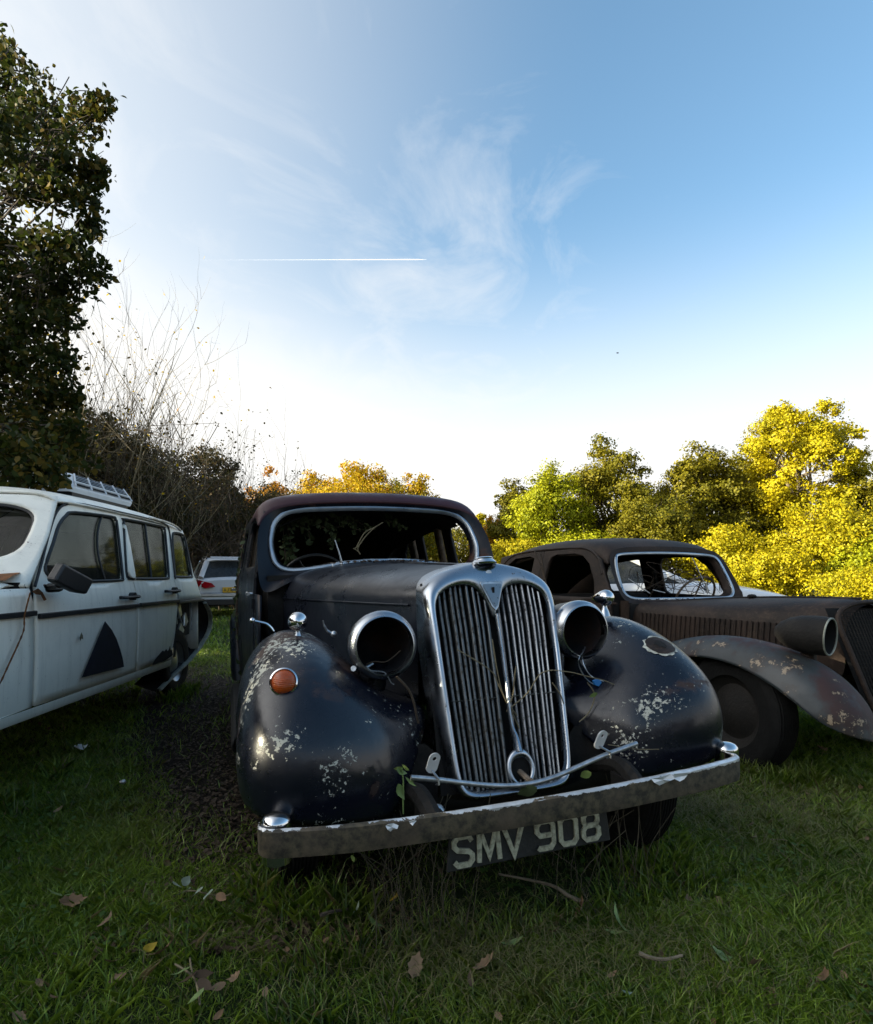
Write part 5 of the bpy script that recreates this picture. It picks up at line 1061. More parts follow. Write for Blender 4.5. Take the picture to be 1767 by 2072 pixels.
# ---- bare shrubs and the hedge bank
def shrub(name, label, x, Y, h, wd, seed, nst=26, leafn=0, leaf='leafH', depth=4, lsz=.06, cat='shrub', r0=.022, group=None, mat='twig'):
    global rng
    rng = np.random.default_rng(seed); t = thing(name, label, cat, (x, Y, 0), group=group); mb = MB(); tips = []
    def grow(p, d, L, r, lv):
        n = 6; pts = [p]
        for k in range(n):
            d = (d+rng.normal(size=3)*.13+np.array([0,0,.05])-np.array([np.sign(pts[-1][0])*.05*(abs(pts[-1][0]) > wd*.5), 0, 0])); d /= np.linalg.norm(d); pts.append(pts[-1]+d*L/n)
        mb.tube([Vector(q) for q in pts], [r*(1-.12*k) for k in range(n+1)], 4 if lv < 3 else 3, caps=False); tips.extend(pts[1:])
        if lv < depth:
            for _ in range(3 if lv < 2 else 2):
                d2 = d+rng.normal(size=3)*.36; d2 /= np.linalg.norm(d2); grow(pts[int(rng.integers(2, n+1))], d2, L*rng.uniform(.5, .82), r*.58, lv+1)
    for k in range(nst):
        a_ = rng.uniform(0, 6.28); s_ = rng.uniform(0, .5)*wd; d = np.array([math.cos(a_)*wd*.30, math.sin(a_)*wd*.30, h*.8])*1.; d /= np.linalg.norm(d)
        grow(np.array([math.cos(a_)*s_, math.sin(a_)*s_, -.05]), d, h*rng.uniform(.30, .46), r0*rng.uniform(.6, 1.2), 1)
    mb.build('stems', MT[mat], t)
    if leafn:
        tp = np.array(tips); i = rng.integers(0, len(tp), leafn); quads('leaves', leaf_quads(tp[i]+rng.normal(size=(leafn,3))*.07*wd/2.5, lsz, .3), MT[leaf], t)
    return t
def xw(px, Y): return (px-CX)/F_*Y
shrub('bare_tree', 'tall bare tree of fine pale twigs behind the near dark tree', xw(195,11.5), 11.5, 7.6, 2.1, 51, 46, 700, 'leafE', 5, .05, 'tree', .02, mat='straw')
shrub('bare_shrub', 'bare twiggy shrub arching to the right above the white estate car', xw(255,12), 12, 6.0, 2.3, 52, 40, 1800, 'leafH', 5, .06, r0=.017)
shrub('bare_shrub', 'bare dark shrub between the white estate car and the white SUV', xw(385,22), 22, 6.6, 3.4, 53, 34, 1500, 'leafH', 5, .07)
shrub('bare_shrub', 'wispy bare shrub with arching stems left of the black saloon', xw(500,21), 21, 6.6, 3.0, 54, 18, 500, 'leafH', 5, .08)
shrub('bare_shrub', 'low tangle of twigs behind the left door of the black saloon', xw(470,19.5), 22, 3.2, 4.0, 55, 26, 2500, 'leafH', 4, .08)
hedges = [(-8.6, 8.6, 3.9, 3.2), (-6.6, 11.6, 4.3, 3.0), (-7.6, 13.6, 5.2, 3.8), (-11.0, 17.0, 5.4, 4.2), (-9.2, 22.5, 6.2, 5.4), (-7.0, 25.0, 5.2, 5.2), (-3.4, 27.5, 4.6, 4.8)]
hl_ = ['dark hedge bush directly behind the bonnet end of the white estate car', 'dark hedge bush behind the roof box of the white estate car', 'tall dark hedge bush behind the tail of the white estate car', 'dark hedge bush left of the white SUV', 'dark hedge bush behind the roof of the white SUV', 'dull hedge bush between the white SUV and the black saloon', 'dull hedge bush hidden behind the cab of the black saloon']
for i, ((x, y, h, wd), lb) in enumerate(zip(hedges, hl_)):
    t = tree('hedge_bush', lb, (x, y, 0), h, wd, 'leafH', 15000, .10 if y < 15 else .14, bottom=0, group='bushes of the hedge behind the white cars', seed=60+i, nclump=40, cat='bush', clr=(.10,.2))
    rng = np.random.default_rng(90+i); mb = MB()
    for k in range(210):
        a_ = rng.uniform(0, 6.28); rr3 = rng.uniform(.2, .5)*wd; p0 = np.array([math.cos(a_)*rr3*.5, math.sin(a_)*rr3*.5, 0]); e_ = np.array([math.cos(a_)*rr3*1.1, math.sin(a_)*rr3*1.1, rng.uniform(.3, 1.12)*h])
        limb(mb, p0, e_, .012, .004, .5, 5)
    mb.build('stems', MT['twig'], t)
# trees that run on past the picture's edge and behind the photographer: they keep the cars in shade
off = [(-10.5,3.5,6.0),(-9.6,-1,5.6),(-10.2,-6,5.8),(-8.5,-11,5.4),(-13.5,10,6.6),(-14.5,15.5,7.4),(-15,21,7.2),(-4,-14.5,5.5),(1.5,-15.5,4.6),(7.5,-15,4.8),(13,-12,5),(-16,27,6.8)]
for i, (x, y, h) in enumerate(off):
    tree('shelter_tree', 'leafy tree in the row that shades the parked cars', (x, y, 0), h, 6.2, 'leafH', 7000, .30, bottom=.02, seed=120+i, group='row of trees shading the cars', nclump=40)
rng = np.random.default_rng(200)
# ---- grass
def hf(x, y): return gz(x, y)
def nse(x, y, s, ph=0.): return (np.sin(x*s+1.3*np.sin(y*s*.7+ph))+np.sin(y*s*1.3+1.7*np.sin(x*s*.6+ph)))/2
def blades(n, y0, y1, hgt, wid, keep=None):
    Y = y0+(y1-y0)*rng.random(n)**1.0; hwid = 0.76*Y+.25; X = (rng.random(n)*2-1)*hwid
    dens = 1-.93*np.clip(1-(np.abs(X+.72+.45*(Y-2.28)+.22*nse(Y, X, 1.6))-.26-.05*(Y-2))/.40, 0, 1)*np.clip((Y-1.9)/.5, 0, 1)*np.clip((8-Y)/2, 0, 1)
    lx = (X-.32)*.9466+(Y-1.75)*.322; lw = -(X-.32)*.322+(Y-1.75)*.9466
    dens = np.where((np.abs(lx) < .74) & (lw > .08) & (lw < 4.4), .12, dens)
    dens *= np.clip(.75+.5*nse(X, Y, 2.6, 1), .25, 1)
    k = rng.random(n) < dens; X, Y = X[k], Y[k]; n = len(X)
    Z = hf(X, Y); h = hgt*rng.uniform(.45, 1.35, n)*(1+.35*nse(X, Y, 3.1)); w = wid*rng.uniform(.6, 1.3, n)
    a = rng.uniform(0, 6.283, n)+.8*nse(X, Y, 1.9); ln = rng.uniform(.25, 1.3, n)*h; dx, dy = np.cos(a), np.sin(a)
    b = rng.uniform(0, 6.283, n); wx, wy = np.cos(b)*w/2, np.sin(b)*w/2
    def pt(t, s, kw): 
        return np.stack([X+dx*ln*t**1.8+wx*s*kw, Y+dy*ln*t**1.8+wy*s*kw, Z+h*t*(1-.25*t*np.clip(ln/h, 0, 1.3))-.006], 1)
    return np.stack([pt(0,-1,1), pt(0,1,1), pt(.45,1,.9), pt(.8,1,.5), pt(1,0,0), pt(.8,-1,.5), pt(.45,-1,.9)], 1)
def wide(n):
    X = rng.uniform(-9, 11, n); Y = rng.uniform(-3, 11, n); k = np.abs(X) > .74*Y+.22; X, Y = X[k], Y[k]; m = len(X); Z = gz(X, Y)
    h = .055*rng.uniform(.5, 1.4, m); a = rng.uniform(0, 6.283, m); ln = h*rng.uniform(.3, 1.2, m); dx, dy = np.cos(a)*ln, np.sin(a)*ln; w = .010*rng.uniform(.6, 1.3, m); wx, wy = -np.sin(a)*w/2, np.cos(a)*w/2
    def pt(t, s, kw): return np.stack([X+dx*t**1.8+wx*s*kw, Y+dy*t**1.8+wy*s*kw, Z+h*t*(1-.2*t)-.006], 1)
    return np.stack([pt(0,-1,1), pt(0,1,1), pt(.45,1,.9), pt(.8,1,.5), pt(1,0,0), pt(.8,-1,.5), pt(.45,-1,.9)], 1)
G = np.concatenate([wide(190000), blades(120000, 1.35, 2.7, .046, .0030), blades(130000, 2.4, 4.6, .050, .0044), blades(100000, 4.4, 9.5, .060, .008), blades(50000, 9, 20, .09, .022)])
def tufts(n, y0, y1, hgt, wid):
    cy = y0+(y1-y0)*rng.random(n); cxx = (rng.random(n)*2-1)*(.76*cy+.2); k = 16; X = (cxx[:, None]+rng.normal(size=(n, k))*.022).ravel(); Y = (cy[:, None]+rng.normal(size=(n, k))*.022).ravel(); m = len(X)
    lx = (X-.32)*.9466+(Y-1.75)*.322; lw = -(X-.32)*.322+(Y-1.75)*.9466; ok = ~((np.abs(lx) < .78) & (lw > .05) & (lw < 4.4)) & ~((np.abs(X+.72+.45*(Y-2.28)) < .45) & (Y > 2) & (Y < 7)); X, Y = X[ok], Y[ok]; m = len(X)
    Z = gz(X, Y); h = hgt*rng.uniform(.5, 1.4, m); a = rng.uniform(0, 6.283, m); ln = h*rng.uniform(.3, 1.1, m); dx, dy = np.cos(a)*ln, np.sin(a)*ln; w = wid*rng.uniform(.6, 1.3, m); wx, wy = -np.sin(a)*w/2, np.cos(a)*w/2
    def pt(t, s, kw): return np.stack([X+dx*t**1.8+wx*s*kw, Y+dy*t**1.8+wy*s*kw, Z+h*t*(1-.2*t)-.006], 1)
    return np.stack([pt(0,-1,1), pt(0,1,1), pt(.45,1,.9), pt(.8,1,.5), pt(1,0,0), pt(.8,-1,.5), pt(.45,-1,.9)], 1)
def tufts_at(cs, k, sp, hgt, wid):
    X = np.concatenate([c[0]+rng.normal(size=k)*sp for c in cs]); Y = np.concatenate([c[1]+rng.normal(size=k)*sp for c in cs]); m = len(X)
    Z = gz(X, Y); h = hgt*rng.uniform(.4, 1.4, m); a = rng.uniform(0, 6.283, m); ln = h*rng.uniform(.2, .9, m); dx, dy = np.cos(a)*ln, np.sin(a)*ln; w = wid*rng.uniform(.6, 1.3, m); wx, wy = -np.sin(a)*w/2, np.cos(a)*w/2
    def pt(t, s, kw): return np.stack([X+dx*t**1.8+wx*s*kw, Y+dy*t**1.8+wy*s*kw, Z+h*t*(1-.2*t)-.006], 1)
    return np.stack([pt(0,-1,1), pt(0,1,1), pt(.45,1,.9), pt(.8,1,.5), pt(1,0,0), pt(.8,-1,.5), pt(.45,-1,.9)], 1)
def wl(F, u, w): p = F.world((u, w, 0)); return (p.x, p.y)
edge_ = [wl(ROV, u, w) for u, w in [(.60,.30),(.66,.28),(.72,.34),(.76,.45),(.78,.6),(.52,.30),(-.58,.42),(-.68,.46),(-.76,.6),(-.5,.36)]]+[wl(CIT, -.74+.03*k, -.36+.04*k) for k in range(5)]+[wl(CIT, -.80, w) for w in (-.3,-.15,0,.15,.3)]+[wl(CIT, -.62, -.38), wl(CIT, -.5, -.3)]+[wl(REN, -.03, w) for w in (4.95,5.1,5.25,5.4,2.9,3.3,3.7)]
G = np.concatenate([G, tufts_at(edge_, 90, .055, .11, .0045), tufts_at([wl(ROV, u, .10+.1*abs(u)) for u in np.linspace(-.7, .75, 22)], 50, .05, .085, .0036)])
G = np.concatenate([G, tufts(420, 1.4, 3.2, .075, .0042), tufts(500, 3, 7, .08, .006)])
n = 9000; Y = 1.35+4.5*rng.random(n)**1.4; X = (rng.random(n)*2-1)*(.76*Y+.2); kk = (nse(X, Y, 2.2, 2.) > .05) & ~((np.abs(X+.72+.45*(Y-2.28)) < .45) & (Y > 2)); X, Y = X[kk], Y[kk]
Wd = leaf_quads(np.stack([X, Y, gz(X, Y)+rng.uniform(.012, .05, len(X))], 1), .019, .1, np.tile([0, 0, 1.4], (len(X), 1)))
MT['weed'] = leafmat('low broad leaved weeds', (.022,.055,.010), (.075,.13,.030), .25); tag(quads('lawn_weeds', Wd, MT['weed']), 'small broad leaved weeds growing through the lawn', 'weeds', kind='stuff')
tag(quads('grass', G, MT['grass']), 'short mown grass with dead thatch covering the field', 'grass', kind='stuff')
# ================================================================ small things
# contrail and bird
p0, p1 = at(385, 526, 3000), at(863, 525, 3000); b = MB(); n = 24
b.tube([p0.lerp(p1, k/n) for k in range(n+1)], [(.3+2.2*(k/n))*rng.uniform(.94,1.06) if k < n else .4 for k in range(n+1)], 8)
t = NT('ice crystal trail'); sx = t.n('SeparateXYZ', {'Vector': t.coord('Generated')}).outputs[0]
dfs = t.n('BsdfDiffuse', {'Color': (.95,.95,.95,1)}).outputs[0]; trn = t.n('BsdfTransparent').outputs[0]; tl = t.n('BsdfTranslucent', {'Color': (.95,.95,.95,1)}).outputs[0]
ad = t.n('MixShader', {0: .5, 1: dfs, 2: tl}).outputs[0]
m = t.done(t.n('MixShader', {0: t.math('MULTIPLY', t.mapr(sx, 0, .8, 0, .8), t.mapr(t.noise(14, t.coord('Generated'), 4), .3, .6, .45, 1.)), 1: trn, 2: ad}).outputs[0])
tag(b.build('contrail', m), 'thin straight white aircraft trail high in the blue sky', 'contrail')
bd_ = MB(); c = at(1250, 714, 60); bd_.ico(c, .07, (1.8,.8,.8), 6); bd_.add([c+V(-.02,0,.02), c+V(-.18,.05,.12), c+V(-.10,-.05,.04)], [(0,1,2)]); bd_.add([c+V(.02,0,.02), c+V(.20,.05,.10), c+V(.10,-.05,.04)], [(0,1,2)])
tag(bd_.build('bird', MT['hole']), 'tiny dark bird flying high over the trees', 'bird')
# fallen leaves
rng = np.random.default_rng(77)
MT['dleaf'] = simple('dead brown leaf', (.13,.075,.035), .8, 0, .4, 30); MT['tleaf'] = simple('tan dead leaf', (.17,.11,.06), .8, 0, .35, 30)
MT['yleaf'] = simple('yellow fallen leaf', (.42,.28,.02), .7, 0, .3, 30); MT['gleaf'] = simple('pale green leaf', (.12,.18,.05), .6, 0, .25, 30); MT['ashleaf'] = simple('grey green leaf underside', (.20,.25,.19), .7, 0, .2, 30)
MT['litter'] = leafmat('brown leaf litter', (.028,.019,.012), (.095,.065,.043), .1)
OVAL = [(-.5,0),(-.36,.16),(-.12,.25),(.14,.23),(.36,.12),(.55,0),(.36,-.12),(.14,-.23),(-.12,-.25),(-.36,-.16)]
WILLOW = [(-.5,0),(-.25,.09),(.05,.13),(.3,.08),(.55,0),(.3,-.08),(.05,-.13),(-.25,-.09)]
MAPLE = [(-.5,0),(-.36,.14),(-.30,.26),(-.16,.24),(-.02,.36),(.12,.27),(.30,.27),(.36,.13),(.56,.02),(.36,-.10),(.34,-.22),(.16,-.22),(.04,-.33),(-.10,-.22),(-.28,-.24),(-.36,-.10)]
def leafmesh(shape, size, curl=.25, mat='dleaf', seed=0):
    r = random.Random(seed); b = MB(); out = [V(x*size, y*size, size*(curl*(x*x+1.2*y*y)+r.uniform(-.03,.03))) for x, y in shape]
    mid = [V(x*size, 0, size*(curl*x*x*.6-.02)) for x in np.linspace(-.45, .5, 5)]
    c = V(0, 0, -.02*size); b.add([c]+out, [(0, 1+i, 1+(i+1) % len(out)) for i in range(len(out))]); return b
def put_leaf(px, py, shape, size, mat, label, group=None, rz=None, tilt=.5, curl=.3, lift=.03, name='fallen_leaf'):
    b = leafmesh(shape, size, curl, seed=int(px*7+py)); o = b.build(name, MT[mat]); p = ground(px, py, .02); o.location = (p.x, p.y, float(gz(p.x, p.y))+lift)
    o.rotation_euler = (rng.uniform(-tilt, tilt), rng.uniform(-tilt, tilt), rng.uniform(0, 6.28) if rz is None else rz)
    if label: tag(o, label, 'leaf', group)
    return o
def zz3(x, y): return ((x/1.178)*K_, (2400+y/1.178)*K_)      # left ground close-up
def zz4(x, y): return ((1484+x/1.178)*K_, (2400+y/1.178)*K_)  # right ground close-up
S3, S4 = (lambda *a: zz3(*a)), (lambda *a: zz4(*a))
special = [
 (S3(598,1005), OVAL, .06, 'yleaf', 'bright yellow fallen leaf in the lower left grass', 1.2, .9),
 (S3(640,1025), MAPLE, .09, 'dleaf', 'dark curled leaf beside the bright yellow fallen leaf', .3, .8),
 (S3(425,892), OVAL, .075, 'tleaf', 'tan curled leaf standing up in the left grass', 1.3, .9),
 (S3(238,432), OVAL, .06, 'tleaf', 'pale tan leaf in the grass below the white estate car', .4, .5),
 (S3(240,775), WILLOW, .12, 'gleaf', 'pale green leaf lying in the far left grass', .3, .4),
 (S3(290,805), MAPLE, .10, 'dleaf', 'dull green brown leaf next to the pale green leaf on the left', .5, .5),
 (S3(1428,870), OVAL, .085, 'ashleaf', 'grey green upturned leaf below the number plate', 1.0, .8),
 (S3(1495,898), WILLOW, .10, 'gleaf', 'yellow green leaf just right of the grey green upturned leaf', .5, .7),
 (S3(1672,1090), MAPLE, .08, 'tleaf', 'tan pointed leaf standing in the front grass left of centre', 1.2, .9),
 (S3(478,1118), OVAL, .03, 'tleaf', 'tiny cream leaf in the front left grass', .2, .5),
 (S3(1588,805), OVAL, .05, 'yleaf', 'small yellow leaf in the grass under the bumper', .9, .7),
 (S4(205,1078), MAPLE, .085, 'tleaf', 'curled brown leaf low in the centre of the grass', .2, .5),
 (S4(1300,1068), MAPLE, .085, 'tleaf', 'upright tan leaf in the right front grass', 1.0, .8),
 (S4(1570,1130), MAPLE, .08, 'dleaf', 'reddish brown curled leaf near the lower right corner', .7, .6),
 (S4(485,935), MAPLE, .05, 'tleaf', 'small pinkish tan leaf in the middle of the grass', .4, .6),
 (S4(590,850), MAPLE, .10, 'dleaf', 'brown crumpled leaf at the end of the fallen stick', .6, .7),
 (S4(315,985), WILLOW, .085, 'gleaf', 'flat pale green narrow leaf in the front grass', .05, .2),
 (S4(745,900), WILLOW, .13, 'gleaf', 'long curved green leaf standing up in the grass', 1.9, .9),
 (S4(725,938), WILLOW, .07, 'gleaf', 'short green leaf beside the long curved green leaf', -.4, .5),
 (S4(1145,1035), MAPLE, .10, 'gleaf', 'dull green lobed leaf in the right front grass', .3, .4),
 (S4(935,575), WILLOW, .09, 'gleaf', 'green pointed leaf right of the number plate', .3-.9, .6),
 (S4(710,652), OVAL, .06, 'gleaf', 'yellow green leaf under the right end of the number plate', 1.4, .8),
 (S4(740,520), WILLOW, .09, 'gleaf', 'upright green leaf against the right end of the number plate', 1.6, .9),
 (S4(1742,548), WILLOW, .08, 'tleaf', 'cream leaf at the right edge of the grass', -.5, .4),
 (S4(1285,578), OVAL, .05, 'tleaf', 'pale leaf on the dry thatch right of the front wheel', .3, .3),
 (S4(1560,190), MAPLE, .10, 'dleaf', 'dark leaf in the shade under the rusted saloon', .3, .3),
 (S4(770,1190), OVAL, .045, 'ashleaf', 'small pale leaf at the bottom centre of the grass', .3, .3),
 (S4(718,1115), OVAL, .04, 'tleaf', 'small tan leaf right of the curled brown leaf', .3, .5)]
for (p, shp, sz, mt, lb, rz, tl_) in special: put_leaf(*p, shp, sz*.80, mt, lb, rz=rz, tilt=tl_*.9+.25, lift=.045, curl=.75)
for k in range(70):
    px, py = rng.uniform(0, 1767), 1430+640*rng.random()**1.0
    if 470 < px < 1420 and py < 1800: continue
    p = ground(px, py); put_leaf(px, py, [OVAL, MAPLE, MAPLE][k % 3], rng.uniform(.025, .045), ['dleaf','dleaf','tleaf'][int(rng.integers(3))], 'small brown dead leaf scattered in the grass', 'small dead leaves scattered in the grass', lift=.03, tilt=.9, curl=.8)
# ash leaf sprig
sp_ = thing('leaf_sprig', 'sprig of grey green leaflets on a stem in the grass below the bumper end', 'leaf sprig', ground(*S3(790,800), .03))
og = sp_.location.copy()
gp = lambda x, y, l=.03: ground(*S3(x, y), l)+V(0,0,.02)-og
b = MB(); b.tube(cr([gp(740,785), gp(790,785), gp(850,800), gp(900,806), gp(930,795)], 4), .0025, 5); b.build('stem', MT['straw'], sp_)
for x, y, sx_, rz in ((712,778,.055,2.4),(748,762,.06,1.6),(738,808,.058,4.2),(795,808,.062,4.6),(838,818,.06,4.7),(890,828,.055,5.6)):
    lf = leafmesh(OVAL, sx_, .15, seed=x).build('leaflet', MT['ashleaf' if x < 860 else 'dleaf'], sp_); lf.location = gp(x, y)+V(0,0,.015); lf.rotation_euler = (.6, 0, rz)
# dead plant stem with leaves at the bottom left, sticks, litter scrap
ds = thing('withered_plant', 'withered leafy plant stem lying in the front left grass', 'plant', ground(*S3(780,1150), .03)); og2 = ds.location.copy(); g2 = lambda x, y: ground(*S3(x, y), .03)+V(0,0,.02)-og2
b = MB(); b.tube(cr([g2(705,1085), g2(760,1120), g2(790,1160), g2(805,1250)], 4), .003, 5); b.tube(cr([g2(765,1060), g2(768,1090), g2(775,1120)], 3), .0025, 5); b.build('stem', MT['straw'], ds)
for x, y, rz in ((730,1135,3.6),(755,1165,3.9),(815,1145,.4),(825,1190,-.5),(790,1240,4.2)):
    lf = leafmesh(OVAL, .05, .3, seed=y).build('leaflet', MT['litter' if x % 2 else 'gleaf'], ds); lf.location = g2(x, y)+V(0,0,.012); lf.rotation_euler = (.4,.2,rz)
def stick(pts, zf, r, label, mat='bark', name='fallen_stick'):
    P_ = [ground(*zf(*p), .0)+V(0,0,.042+.006*math.sin(p[0])) for p in pts]; r = r*.75; b = MB(); c = P_[0].copy(); q_ = cr([p-c for p in P_], 5)
    b.tube(q_, [r*(1-.5*i/len(q_)) for i in range(len(q_))], 7); tag(b.build(name, MT[mat], loc=c), label, 'stick')
stick([(590,850),(540,828),(480,795),(370,757),(260,745)], S4, .010, 'long brown fallen stick lying in front of the number plate', 'barkpale')
stick([(825,1080),(870,1092),(930,1098),(1000,1088)], S4, .009, 'short pale stick lying in the right front grass', 'barkpale')
stick([(1290,920),(1340,905),(1400,880)], S3, .009, 'thin dark stick below the bumper left of the plate')
stick([(345,378),(358,352),(368,318)], S3, .0025, 'thin pale straw standing in the grass below the white estate car', 'straw', 'straw_stem')
stick([(1350,590),(1420,600),(1470,640),(1530,680)], S4, .0022, 'long thin straw lying on the right hand grass', 'straw', 'straw_stem')
stick([(1005,635),(960,650),(905,640)], S4, .004, 'green plant stalk lying right of the number plate', 'gleaf', 'plant_stalk')
pp = ground(*S3(330,196), .03); b = MB(); b.grid([[V(x*.03, y*.022, .02+.012*math.sin(x*2.3+y*3.1)+.01*abs(x)) for x in (-1.2,-.5,.1,.7,1.3)] for y in (-1,-.3,.4,1)])
tag(b.build('paper_scrap', MT['whitebox'], smooth=False, solid=.001, loc=pp), 'crumpled white paper scrap in the shaded grass below the estate car', 'litter')
pp = ground(*S3(495,336), .03); b = MB(); b.ico((0,0,.02), .014, (1.2,1,.8), 6); tag(b.build('pebble', MT['steel'], loc=pp), 'small pale pebble in the grass near the paper scrap', 'pebble')
# leaf litter on the bare strip
n = 11000; Y = 1.75+6*rng.random(n)**1.3; X = -.72-.45*(Y-2.28)+rng.normal(size=n)*(.30+.05*(Y-2))
C = np.stack([X, Y, gz(X, Y)+.006+.012*rng.random(n)], 1); L_ = leaf_quads(C, .021, 0, np.tile([0,0,1.3], (n,1))); tag(quads('leaf_litter', L_, MT['litter']), 'brown leaf litter on the bare strip between the cars', 'leaf litter', kind='stuff')
# thatch of cut dry grass near the front wheel of the black saloon
def strands(n, cx_, cy_, sx_, sy_, zh, ln, wd):
    X = cx_+rng.normal(size=n)*sx_; Y = cy_+rng.normal(size=n)*sy_; Z = gz(X, Y)+zh*rng.random(n); a = rng.uniform(0, 6.28, n); t = rng.normal(size=n)*.35
    d = np.stack([np.cos(a)*np.cos(t), np.sin(a)*np.cos(t), np.sin(t)], 1)*(ln*rng.uniform(.4, 1.3, n))[:, None]/2; s_ = np.stack([-np.sin(a), np.cos(a), np.zeros(n)], 1)*wd/2; c = np.stack([X, Y, Z], 1); bend = np.array([0,0,1])*ln*.15
    return np.stack([c-d-s_*.6, c+bend-s_, c+d, c+bend+s_], 1)
MT['thatch'] = leafmat('dry cut grass', (.09,.085,.035), (.21,.19,.085), .2)
gc_ = ground(1400, 1660)
th = np.concatenate([strands(1500, gc_.x-.02, gc_.y+.02, .16, .14, .10, .09, .0022), strands(2600, gc_.x+.35, gc_.y+.05, .35, .30, .05, .10, .0022), strands(1800, .25, 1.72, .35, .12, .05, .12, .0022), strands(2500, .6, 2.0, .8, .4, .05, .1, .002)])
tag(quads('dry_thatch', th, MT['thatch']), 'dry cut grass thatch piled round the front of the black saloon', 'thatch', kind='stuff')
# dry tangle hanging under the bumper and weeds growing behind it
MT['dweed'] = simple('dull dry weed', (.05,.042,.025), .9)
wd_ = thing('dry_weeds', 'dry tangled weeds hanging behind the rusty bumper of the black saloon', 'weeds', ROV.loc, ROV.rot)
rnd = random.Random(9); b = MB()
for k in range(60):
    u = rnd.choice([rnd.uniform(-.45,-.18), rnd.uniform(-.4,-.2), rnd.uniform(.2,.5), rnd.uniform(-.5,.5)]); w_ = rnd.uniform(.08,.30); z0 = rnd.uniform(.0,.12); z1 = rnd.uniform(.22,.46)
    b.tube(cr([V(u,w_,z0), V(u+rnd.uniform(-.05,.05), w_+rnd.uniform(-.05,.03), (z0+z1)/2), V(u+rnd.uniform(-.12,.12), w_+rnd.uniform(-.08,.05), z1)], 4), .0012, 4)
b.build('stems', MT['dweed'], wd_)
# green nettles by the badge bar
nt2 = thing('nettle', 'small green nettle sprouting beside the left end of the chrome badge bar', 'plant', ROV.loc, ROV.rot)
q = lambda x, y: ROV.at(z3(x, y), 'w', .06)
b = MB(); b.tube(cr([q(1150,1500), q(1148,1400), q(1150,1290), q(1140,1200)], 4), .0022, 5); b.build('stem', MT['gleaf'], nt2)
for x, y, sz, rot in ((1130,1225,.034,(1.0,.5,.4)),(1160,1200,.024,(1.2,-.5,2.3)),(1195,1290,.034,(.9,.7,-.5)),(1128,1350,.042,(1.5,1.2,.2)),(1120,1205,.024,(1.2,.1,2.8))):
    lf = leafmesh(WILLOW if x % 2 else OVAL, sz*1.15, .5, seed=x).build('leaf', MT['gleaf'], nt2); lf.location = q(x, y); lf.rotation_euler = rot
for px, zf, w_, sz, lb in (((920,1085), z4, .05, .05, 'green leaf behind the right half of the badge bar'), ((640,1165), z4, .05, .07, 'dark ivy leaf below the crank hole of the grille'), ((815,1795), z3, -.02, .035, 'small yellow green leaf hanging under the rusty bumper'), ((960,700), z4, .2, .03, 'tiny green seedling leaf against the black right wing')):
    lf = leafmesh(OVAL, sz, .2, seed=px[0]).build('green_leaf', MT['gleaf' if sz < .06 else 'ivy']); lf.location = ROV.world(ROV.at(zf(*px), 'w', w_)); lf.rotation_euler = (1.3, .5, rng.uniform(0, 3)); tag(lf, lb, 'leaf')
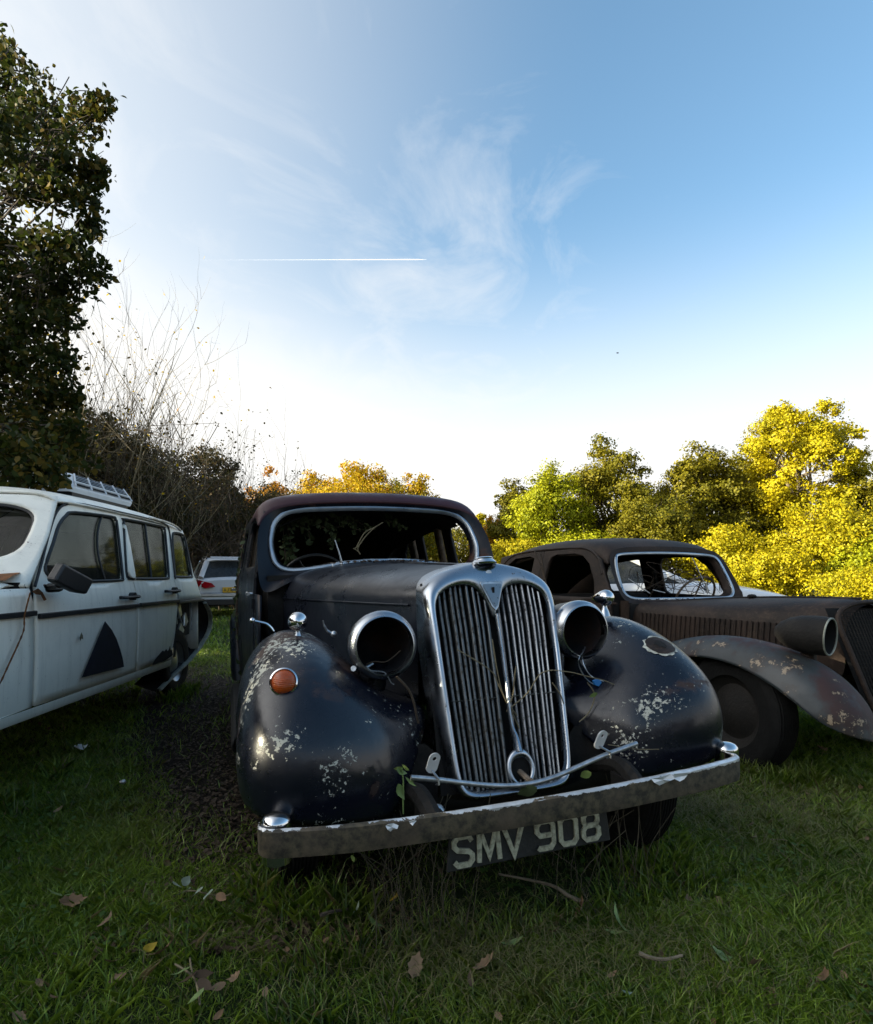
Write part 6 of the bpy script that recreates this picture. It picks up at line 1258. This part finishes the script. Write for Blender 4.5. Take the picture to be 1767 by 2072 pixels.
# ivy on the far left flank and inside the windscreen of the black saloon
iv = thing('ivy', 'ivy climbing the left flank and hanging inside the windscreen of the black saloon', 'ivy', ROV.loc, ROV.rot); pts = []; b = MB()
for k in range(26):
    w0 = rng.uniform(2.9, 4.0); p = np.array([-(bw(w0)+.02), w0, 0.]); zt = rng.uniform(.7, 1.55); path_ = []
    for j in range(14):
        z = zt*j/13; w1 = w0+.10*math.sin(j*.7+k); path_.append(V(-(side(w1, max(z, .4))+.014), w1, z)); pts.append(np.array(path_[-1])+rng.normal(size=3)*np.array([.008,.04,.03]))
    b.tube(path_, .004, 4)
for pth in ([(330,180),(340,215),(385,235),(430,255),(440,330)], [(345,200),(400,195),(460,210),(545,255)], [(290,200),(300,300),(310,420)], [(560,185),(640,200),(710,215),(745,250)], [(310,180),(330,300),(360,400)], [(400,185),(500,240),(620,235)], [(480,180),(540,230),(560,290),(555,340)], [(300,320),(335,350),(345,420)], [(620,180),(680,250),(780,240)], [(850,190),(900,230),(960,240)]):
    pp = [ROV.at(z2(*p), 'w', 2.25) for p in pth]; q_ = cr(pp, 6); b.tube(q_, .0025, 4); pts += [np.array(p)+rng.normal(size=3)*.012 for p in q_ for _ in range(2)]
b.build('stems', MT['twig'], iv); pts = np.array(pts); quads('leaves', leaf_quads(pts, .042, .4), MT['ivy'], iv)
# dead twig hanging in the windscreen
tw2 = thing('dead_twig', 'pale dead twig hanging inside the windscreen of the black saloon', 'twig', ROV.loc, ROV.rot); q = lambda x, y: ROV.at(z2(x, y), 'w', 2.12)
for pts_ in ([(835,212),(790,240),(740,265),(710,310),(690,350)], [(790,240),(740,290),(700,350),(712,385)], [(720,320),(690,350),(675,355)], [(675,352),(700,370),(712,386)]):
    b = MB(); b.tube(cr([q(*p) for p in pts_], 5), .0035, 5); b.build('stem', MT['straw'], tw2)
# debris on the cowl below the windscreen
b = MB(); rnd = random.Random(3); LQ = []
for k in range(130):
    x = rnd.uniform(-.35, .35); LQ.append([x, 1.80+rnd.uniform(-.03,.03), 1.166-.10*x*x+.004])
o = quads('leaf_debris', leaf_quads(np.array(LQ), .022, 0, np.tile([0,0,1.], (130,1))), MT['litter']); o.location = ROV.loc; o.rotation_euler = ROV.rot
tag(o, 'brown leaf debris lodged at the foot of the black saloon windscreen', 'leaf debris', kind='stuff')
LQ = [[rnd.uniform(-.5,.5), 1.10+rnd.uniform(-.04,.04), .905] for k in range(60)]
o = quads('leaf_debris', leaf_quads(np.array(LQ), .022, 0, np.tile([0,0,1.], (60,1))), MT['litter']); o.location = CIT.loc; o.rotation_euler = CIT.rot
tag(o, 'leaf debris lodged below the windscreen of the rusted saloon', 'leaf debris', kind='stuff')
